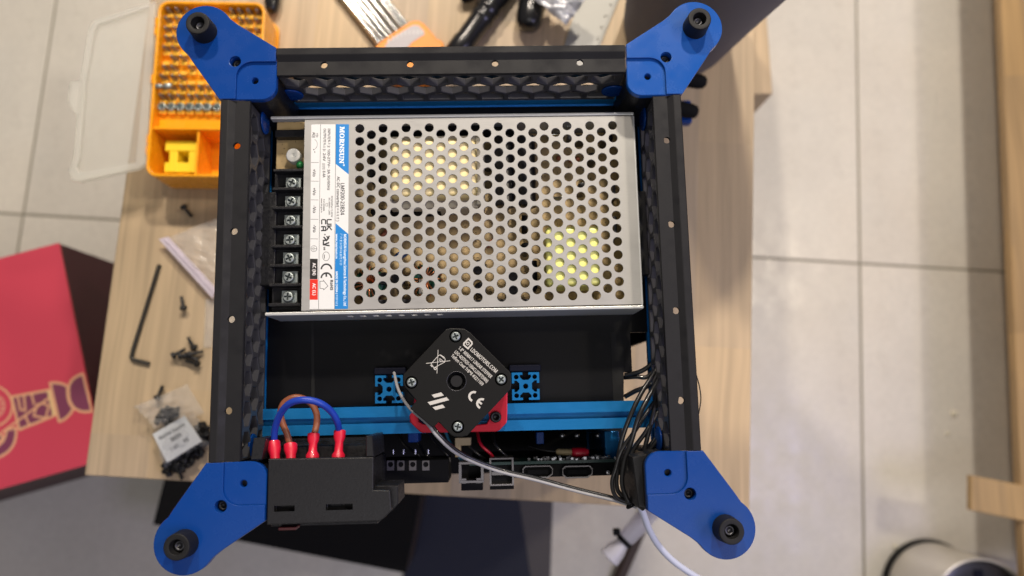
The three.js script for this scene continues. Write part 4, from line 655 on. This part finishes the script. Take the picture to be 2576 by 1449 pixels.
// ------------------------------------------------------------------ left part of the table
{
  const Z = TABLE;
  { const A = at(401, 666, Z + 2), t = thing('hex_key', 'black bent hex key lying alone on the bare table', 'hex key', [A[0], A[1], Z]);
    const B = at(330, 900, Z + 2), C = at(376, 915, Z + 2), B1 = at(332, 892, Z + 2), B2 = at(338, 905, Z + 2), B0 = at(331.2, 899, Z + 2);
    part(t, 'key_rod', [tube([A, at(366, 780, Z + 2), B1, B0, B2, at(355, 909.5, Z + 2), C], 1.75, 120, 6)], M.keySteel = std({ color: lin(0.07, 0.066, 0.06), metalness: .6, roughness: .35 })); }
  // loose black screws
  const list = [[484, 546, .3, 'beside the clear zip bag, farthest from the hex key'], [458, 747, 1.1, 'on its own right of the hex key'], [475, 850, .8, 'above the little heap of screws'], [468, 878, -.4, 'at the top of the little heap of screws'], [470, 908, .2, 'at the left end of the little heap of screws'], [488, 889, 1.4, 'in the middle of the little heap of screws'], [500, 905, .7, 'leaning against the middle of the little heap'], [512, 884, .5, 'at the right end of the little heap beside the machine'], [411, 971, .5, 'just above the bag with the white label']];
  const proto = [lathe([[1.5, 0], [1.5, 9.8], [3.1, 10], [3.1, 12.6], [2.7, 13.1], [1.5, 13.1], [1.4, 11.4], [0, 11.4]], 0, 0, 16)];
  let first; list.forEach(([x, y, a, where], i) => {
    const p = at(x, y, Z + 2.2), label = 'small black machine screw ' + where; let o;
    if (!first) { o = first = thing('loose_screw', label, 'screw', [0, 0, 0], 'loose black screws on the table'); part(o, 'screw_body', proto, M.blackSteel); } else { o = first.clone(); o.name = numbered('loose_screw'); o.userData = { ...o.userData, label }; scene.add(o); }
    o.position.copy(V(p[0], p[1], Z + 3.6)); o.rotation.set(-Math.PI / 2 + .18, 0, a * 2.2 + i, 'YXZ'); o.rotation.y = a * 2.2 + i; o.rotation.z = 0; o.scale.setScalar(.92);
  });
  // clear bags: two films with air between them
  M.film = phy({ color: lin(1, 1, 1), roughness: .13, transmission: .86, thickness: 0, ior: 1.32 }); M.zip = phy({ color: lin(0.86, 0.80, 0.90), roughness: .4, transmission: .4, thickness: 0, ior: 1.3 });
  const bag = (P0, h, s0, amp) => { const g = new THREE.PlaneGeometry(1, 1, 40, 40), r = []; for (const s of [1, 0]) { const q = g.clone(), p = q.attributes.position; for (let i = 0; i < p.count; i++) { const u = p.getX(i) + .5, v = p.getY(i) + .5, e = Math.min(u, 1 - u, v, 1 - v), w = [(1 - u) * (1 - v), u * (1 - v), u * v, (1 - u) * v], wr = (n8(u * .8 + s0, v * .8) - .5) * amp + (n16(u + s0, v) - .5) * amp * .6 + Math.abs(n8(u + v * .4 + s0, v * .2) - .5) * amp; p.setXYZ(i, P0.reduce((a, c, k) => a + c[0] * w[k], 0), P0.reduce((a, c, k) => a + c[1] * w[k], 0), Z + .6 + s * (Math.sqrt(Math.max(e, 0)) * h + Math.max(0, wr + amp * .5) * Math.min(1, e * 9) + .5)); } q.computeVertexNormals(); r.push(q); } return r; };
  { const q = [[404, 603], [536, 748], [700, 700], [600, 520]].map((p) => at2(...p, Z + 4)), t = thing('zip_bag', 'empty clear zip bag with a lilac closing strip, half under the machine', 'plastic bag', [q[0][0], q[0][1], Z]);
    part(t, 'bag_film', bag(q, 9, .2, 7), M.film);
    const s = [[400, 602], [424, 596], [545, 726], [536, 752]].map((p) => at2(...p, Z + 8)); part(t, 'zip_strip', ext(shape(s.slice().reverse()), Z + 7.4, Z + 9.2, .4), M.zip); part(t, 'zip_ridge', [rod(at(413, 600, Z + 9.4), at(541, 738, Z + 9.4), .8)], M.zip);
    const f = [[514, 752], [600, 745], [600, 872], [510, 874]].map((p) => at2(...p, Z + 3)); part(t, 'bag_flap', bag(f, 3, .5, 2.5), M.film); }
  { const q = [[384, 1084], [332, 1022], [462, 966], [506, 1040]].map((p) => at2(...p, Z + 8)), t = thing('screw_bag', 'small clear bag of black screws with a white printed label', 'plastic bag', [q[0][0], q[0][1], Z]);
    part(t, 'bag_film', bag(q, 16, .7, 13), M.film);
    const w = [[384, 1092], [464, 1046], [508, 1110], [420, 1164]].map((p) => at(p[0], p[1], Z + 15));
    const txt = lettering(512, 400, (x, W, H) => { x.fillStyle = '#dcdfe0'; x.fillRect(0, 0, W, H); x.fillStyle = '#3c4045'; fit(x, 'Machine Supplies', [50, 110], [455, 110], 44); x.fillStyle = '#33363a'; fit(x, 'BM2BD', [190, 205], [350, 205], 50, 'sans-serif', 'bold'); fit(x, '1:40', [120, 305], [240, 305], 46); fit(x, 'PO', [320, 305], [390, 305], 48, 'sans-serif', 'bold'); });
    part(t, 'paper_label', quad(w[3], w[2], w[1], w[0]), std({ map: txt, roughness: .6 }), { keepUV: true });
    part(t, 'label_backing', ext(shape([w[3], w[2], w[1], w[0]].map((p) => [p[0], p[1]])), Z + 13.6, Z + 14.9, .2), M.white);
    const heap = []; const c = at2(474, 1136, Z + 5), e1 = at2(515, 1080, Z + 5), e2 = at2(425, 1180, Z + 5);
    for (let i = 0; i < 170; i++) { const a = rr(0, 6.28), r = Math.sqrt(rnd()), s = rr(-1, 1), x = c[0] + (e1[0] - e2[0]) / 2 * s * .92 + Math.cos(a) * r * 8, y = c[1] + (e1[1] - e2[1]) / 2 * s * .92 + Math.sin(a) * r * 8; heap.push(lathe([[1.3, -4], [1.3, 2], [2.5, 2.2], [2.5, 4.4], [1.2, 4.6], [1.1, 3.4], [0, 3.4]], 0, 0, 10).rotateX(rr(0, 3)).rotateZ(rr(0, 6)).translate(x, y, Z + 3 + rr(0, 6))); }
    for (let i = 0; i < 26; i++) { const p = at2(rr(405, 440), rr(1028, 1060), Z + 5); heap.push(lathe([[1.3, -4], [1.3, 2], [2.5, 2.2], [2.5, 4.4], [0, 4.4]], 0, 0, 10).rotateX(rr(0, 3)).rotateZ(rr(0, 6)).translate(p[0] + (i % 5), p[1], Z + 3 + rr(0, 6))); }
    part(t, 'screw_heap', heap, M.blackSteel, { kind: 'stuff' });
    part(t, 'bag_pouch', bag([[408, 1190], [376, 1092], [478, 1040], [536, 1112]].map((p) => at2(...p, Z + 8)), 20, .35, 5), M.film); }
}

// ------------------------------------------------------------------ things on the floor
{
  // red gift box
  { const Z = -430, P = (x, y) => at2(x, y, Z), A = P(147, 611), B = P(258, 1158), d = [B[0] - A[0], B[1] - A[1]], L = Math.hypot(...d), ang = Math.atan2(-d[1], -d[0]) - Math.PI / 2; // side from A to B runs down the picture
    const t = thing('gift_box', 'red gift box with a gold and purple printed figure, beside the table', 'gift box', [A[0], A[1], FLOOR]);
    const e1 = [-d[1] / L, d[0] / L], W = 300, sgn = e1[0] < 0 ? 1 : -1, u = [e1[0] * sgn, e1[1] * sgn]; // away to the left
    M.redCard = std({ color: lin(0.60, 0.052, 0.085), roughness: .55, roughnessMap: smudge });
    const C = [A[0] + u[0] * W, A[1] + u[1] * W], D = [B[0] + u[0] * W, B[1] + u[1] * W];
    M.maroon = std({ color: lin(0.045, 0.004, 0.010), roughness: .6 });
    part(t, 'box_lid', ext(shape([A, C, D, B]), Z - 4, Z, .8, 2), M.redCard);
    part(t, 'box_base', ext(shape([A, C, D, B].map((p, i) => [p[0] + (i === 0 || i === 3 ? u[0] * 1.5 : -u[0] * 1.5), p[1]])), FLOOR + .5, Z - 3.9, .5), M.maroon);
    const lidArt = lettering(1024, 1024, (x, W2, H2) => {
      x.fillStyle = '#cb4157'; x.fillRect(0, 0, W2, H2);
      const k = .24155, q = (cx, cy) => { const p = at2(cx * k * .63889, (1450 + cy * k) * .63889, Z), dx = p[0] - A[0], dy = p[1] - A[1]; return [(1 - (dx * u[0] + dy * u[1]) / W) * W2, (dx * d[0] + dy * d[1]) / L / L * H2]; };
      const o = q(0, 0), a = q(1000, 0), b = q(0, 1000); x.setTransform((a[0] - o[0]) / 1000, (a[1] - o[1]) / 1000, (b[0] - o[0]) / 1000, (b[1] - o[1]) / 1000, o[0], o[1]);
      const gold = '#e0a983', purple = '#7d3a58'; x.lineJoin = 'round'; x.strokeStyle = gold; x.fillStyle = purple; x.lineWidth = 42;
      x.beginPath(); x.moveTo(1352, 95); x.quadraticCurveTo(1140, 150, 1115, 330); x.quadraticCurveTo(1090, 690, 1370, 715); x.lineTo(1490, 705); x.closePath(); x.fill(); x.stroke();
      x.beginPath(); x.moveTo(815, 245); x.quadraticCurveTo(1000, 225, 1100, 305); x.quadraticCurveTo(1080, 560, 1190, 655); x.quadraticCurveTo(1100, 830, 955, 870); x.closePath(); x.fill(); x.stroke();
      poly(x, [[190, 470], [800, 360], [890, 770], [310, 1000]]); x.fill(); x.stroke(); x.strokeStyle = '#e8c48e'; x.lineWidth = 50; poly(x, [[785, 360], [875, 770]], false); x.stroke();
      x.strokeStyle = gold; x.lineWidth = 34; poly(x, [[20, 1050], [300, 850], [790, 490]], false); x.stroke(); poly(x, [[290, 480], [330, 680], [410, 690], [390, 460]], false); x.stroke(); poly(x, [[510, 420], [555, 600]], false); x.stroke(); poly(x, [[410, 780], [470, 920]], false); x.stroke(); poly(x, [[600, 600], [545, 780], [740, 815], [790, 610], [690, 575]], true); x.stroke();
      for (const r of [330, 120]) { x.beginPath(); x.arc(-130, 620, r, 0, 7); if (r < 200) { x.fillStyle = '#d97a74'; x.fill(); } x.stroke(); } x.fillStyle = '#d78d7b'; x.beginPath(); x.arc(-110, 620, 200, 0, 7); x.fill();
      x.strokeStyle = '#cb4157'; x.lineWidth = 30; for (let i = 0; i < 12; i++) { const t2 = i * Math.PI / 6; poly(x, [[-110 + 70 * Math.cos(t2), 620 + 70 * Math.sin(t2)], [-110 + 170 * Math.cos(t2), 620 + 170 * Math.sin(t2)]], false); x.stroke(); }
      x.strokeStyle = gold; x.fillStyle = purple; x.lineWidth = 40; x.beginPath(); x.moveTo(100, 1010); x.lineTo(255, 970); x.quadraticCurveTo(290, 1330, -40, 1450); x.lineTo(-120, 1300); x.quadraticCurveTo(90, 1230, 100, 1010); x.fill(); x.stroke(); x.beginPath(); x.arc(-20, 1130, 60, 0, 7); x.fill(); x.stroke();
    });
    const h = .06; part(t, 'printed_face', quad([D[0], D[1], Z + h], [B[0], B[1], Z + h], [A[0], A[1], Z + h], [C[0], C[1], Z + h]), std({ map: lidArt, roughness: .55 }), { keepUV: true }); }
  // black storage box under the table
  { const Z = -590, P = (x, y) => at2(x, y, Z), A = P(1066, 1215), B = P(1018, 1452), d = [B[0] - A[0], B[1] - A[1]], n = [d[1], -d[0]], l = Math.hypot(...d), u = [-Math.abs(n[0]) / l, -n[1] / l * Math.sign(n[0])];
    const A0 = [A[0] - d[0] * 1.2, A[1] - d[1] * 1.2], B0 = [B[0] - d[0] * .04, B[1] - d[1] * .04], W = Math.abs(A[0] - P(428, 1213)[0]) * 1.01;
    const t = thing('black_box', 'flat black storage box standing on the floor under the table', 'storage box', [B[0], B[1], FLOOR]);
    const q = [A0, [A0[0] + u[0] * W, A0[1] + u[1] * W], [B0[0] + u[0] * W, B0[1] + u[1] * W], B0];
    part(t, 'box_body', ext(shape(q), FLOOR + .5, Z - 8, .8), M.boxSide = std({ color: lin(0.05, 0.035, 0.032), roughness: .5 })); part(t, 'box_lid', ext(shape(q), Z - 7.9, Z, 1, 2), M.blackMatt); }
  { const A = at(1672, 1190, FLOOR + 10), B = at(1548, 1476, FLOOR + 10), t = thing('dark_pole', 'thin dark brown wooden pole lying on the tiles near the black tied tube', 'pole', [B[0], B[1], FLOOR]); part(t, 'pole_shaft', [rod(A, B, 8.5, 8.5, 20)], M.darkWood = std({ color: lin(0.055, 0.034, 0.028), roughness: .5 })); part(t, 'pole_cap', turned([[8.8, 0], [9.1, .6], [9.1, 7], [0, 8]], B, [B[0] + (B[0] - A[0]) * .01, B[1] + (B[1] - A[1]) * .01, B[2]], 20), M.rubber); }
  { const P = (x, y) => at2(x, y, FLOOR + 8), t = thing('floor_shade', 'added slate blue cloth spread on the tiles right of the black storage box', 'shade', [...P(1200, 1350), FLOOR]);  // dark sheets added on the tiles to paint the table's shadow and its fringe
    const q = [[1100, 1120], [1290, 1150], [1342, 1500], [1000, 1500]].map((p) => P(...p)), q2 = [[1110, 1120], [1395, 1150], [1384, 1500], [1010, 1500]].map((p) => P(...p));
    part(t, 'shade_core', ext(shape(q.slice().reverse()), FLOOR + 3.2, FLOOR + 7, 1.2, 2), M.slate = std({ color: lin(0.028, 0.032, 0.054), roughness: .9, bumpMap: smudge, bumpScale: .001 }));
    part(t, 'shade_fringe', ext(shape(q2.slice().reverse()), FLOOR + .6, FLOOR + 3, 1, 2), M.slateGrey = std({ color: lin(0.115, 0.108, 0.115), roughness: .9, bumpMap: smudge, bumpScale: .001 }), { label: 'grey added fringe of the painted shadow along the right edge' }); }
  // tied clear tube with its plug
  { const Z = -300, A = at(1640, 1283, Z), B = at(1568, 1363, Z), C = at(1541, 1394, Z), t = thing('clear_sleeve', 'clear plastic sleeve closed with a black tie below the right front foot', 'plastic sleeve', [B[0], B[1], Z]);
    M.haze = phy({ color: lin(0.86, 0.86, 0.93), roughness: .3, transmission: .6, thickness: 0, ior: 1.3 });
    const L = Math.hypot(A[0] - C[0], A[1] - C[1]), lb = Math.hypot(A[0] - B[0], A[1] - B[1]);
    part(t, 'sleeve_film', turned([[8.5, 0], [8.2, lb * .5], [7.5, lb - 5], [5.6, lb - 1], [6.2, lb + 2], [8.5, L * .9], [9.6, L * 1.08], [9.2, L * 1.1], [6, L * .92], [5, lb]], A, C, 22), M.haze);
    part(t, 'cable_tie', [turned([[6.2, lb - 3], [7.4, lb - 2.6], [7.4, lb + .8], [6.2, lb + 1.2]], A, C, 24), T(new RoundedBoxGeometry(6, 6, 6, 2, 1), ...at(1551, 1338, Z + 5))], M.blackMatt);
    part(t, 'loose_content', [turned([[0, L * .7], [4, L * .72], [5.5, L * .9], [3, L * 1.02], [0, L * 1.03]], A, C, 12)], M.tapePale = std({ color: lin(.62, .58, .44), roughness: .5 })); }
  { const pts = px([[1606, 1262, -60], [1618, 1292, -66], [1632, 1330, -72], [1655, 1370, -78], [1690, 1408, -84], [1740, 1444, -90], [1790, 1472, -96]]), t = thing('white_tube', 'pale blue white plastic tube curving out from under the right front foot', 'tube', pts[0]); part(t, 'tube_wall', tube(pts, 2.0, 90, 14), M.ptfe = phy({ color: lin(0.66, 0.70, 0.84), roughness: .35 })); }
  // low wooden stool whose corner shows past the right table edge
  { const Z = -420, A = at2(1944, 236, Z), B = at2(1944 - 4, 40, Z), t = thing('wooden_step', 'low oak step beside the right table edge behind the grey bin', 'step', [A[0], A[1], FLOOR]); part(t, 'step_board', rbox(A[0] - 210, A[0], A[1], A[1] + 260, Z - 60, Z, 1), M.wood); part(t, 'step_side', [box(A[0] - 200, A[0] - 185, A[1] + 8, A[1] + 250, FLOOR, Z - 60), box(A[0] - 25, A[0] - 10, A[1] + 8, A[1] + 250, FLOOR, Z - 60)], M.woodEdge); }
  // pine bed frame at the right margin
  { const Z = -555, A = at2(2485, -800, Z), B = at2(2580, 1500, Z), t = thing('pine_frame', 'pale pine furniture frame with a stubby cross piece at the right margin', 'furniture', [B[0], B[1], FLOOR]);
    M.pine = std({ map: woodTex, color: lin(0.74, 0.64, 0.47), roughness: .5 });
    const d = [B[0] - A[0], B[1] - A[1]], u = [.9965, -.0838]; part(t, 'side_rail', ext(shape([A, B, [B[0] + 420, B[1]], [A[0] + 420, A[1]]]), Z - 14, Z, 1), M.pine);
    const q = [[2444, 1196], [2600, 1226], [2600, 1316], [2444, 1284]].map((p) => at2(...p, Z + 4)); part(t, 'cross_piece', ext(shape(q.slice().reverse()), Z - 6, Z + 4, 1.2, 2), M.pineLight = std({ map: woodTex, color: lin(0.92, 0.80, 0.56), roughness: .5 }));
    part(t, 'leg', box(B[0] + 300, B[0] + 345, B[1] - 40, B[1] + 10, FLOOR, Z - 14), M.pine); part(t, 'leg', box(A[0] + 300, A[0] + 345, A[1] + 100, A[1] + 150, FLOOR, Z - 14), M.pine); }
  // steel canister
  { const c = at2(2334, 1478, FLOOR), R = 64, Z = FLOOR, H = 122, t = thing('steel_canister', 'round brushed steel canister with a black top at the lower right corner', 'canister', [c[0], c[1], FLOOR]);
    M.canSteel = phy({ color: lin(0.72, 0.69, 0.64), metalness: .7, roughness: .3 });
    part(t, 'canister_wall', lathe([[R - 1, Z + 12], [R, Z + 13], [R, Z + H - 5], [R + 1, Z + H - 3], [R + 1, Z + H - .5], [R - .5, Z + H], [R - 3, Z + H - .6], [R - 3, Z + H - 10]], c[0], c[1], 72), M.canSteel);
    part(t, 'base_ring', lathe([[0, Z + .4], [R + 1.5, Z + .5], [R + 3, Z + 2], [R + 2.4, Z + 11], [R - 1, Z + 12.2]], c[0], c[1], 64), M.rubber);
    part(t, 'canister_lid', lathe([[R - 3.2, Z + H - 9], [R - 5, Z + H - 5], [30, Z + H - 4], [28, Z + H - 9], [0, Z + H - 9]], c[0], c[1], 48), M.cap);
    const keys = []; for (let i = 0; i < 8; i++) { const a = i / 8 * 6.28; keys.push(rbox(c[0] + 44 * Math.cos(a) - 6, c[0] + 44 * Math.cos(a) + 6, c[1] + 44 * Math.sin(a) - 6, c[1] + 44 * Math.sin(a) + 6, Z + H - 6, Z + H - 2.4, 1.4)); } part(t, 'lid_bump', keys, M.navy, { kind: 'stuff' }); }
  // crumbs on the tiles
  M.crumb = std({ color: lin(0.74, 0.70, 0.58), roughness: .9 });
  [[2400, 1040, 4, 'largest pale crumb on the tiles near the pine frame'], [2384, 1090, 2.6, 'faint pale crumb below the largest crumb on the tiles'], [2252, 1374, 3.2, 'pale crumb on the tiles above the steel canister']].forEach(([x, y, r, label]) => { const p = at2(x, y, FLOOR + r * .5), t = thing('crumb', label, 'crumb', [p[0], p[1], FLOOR], 'crumbs on the tiles'); const g = new THREE.IcosahedronGeometry(r, 2), q = g.attributes.position; for (let i = 0; i < q.count; i++) { const s = .75 + .5 * n8(q.getX(i) * .11 + r, q.getY(i) * .13 + q.getZ(i) * .1); q.setXYZ(i, q.getX(i) * s * 1.3, q.getY(i) * s, q.getZ(i) * s * .6); } g.computeVertexNormals(); part(t, 'crumb_body', T(g, p[0], p[1], FLOOR + r * .45), M.crumb); });
}

renderer.render(scene, camera);
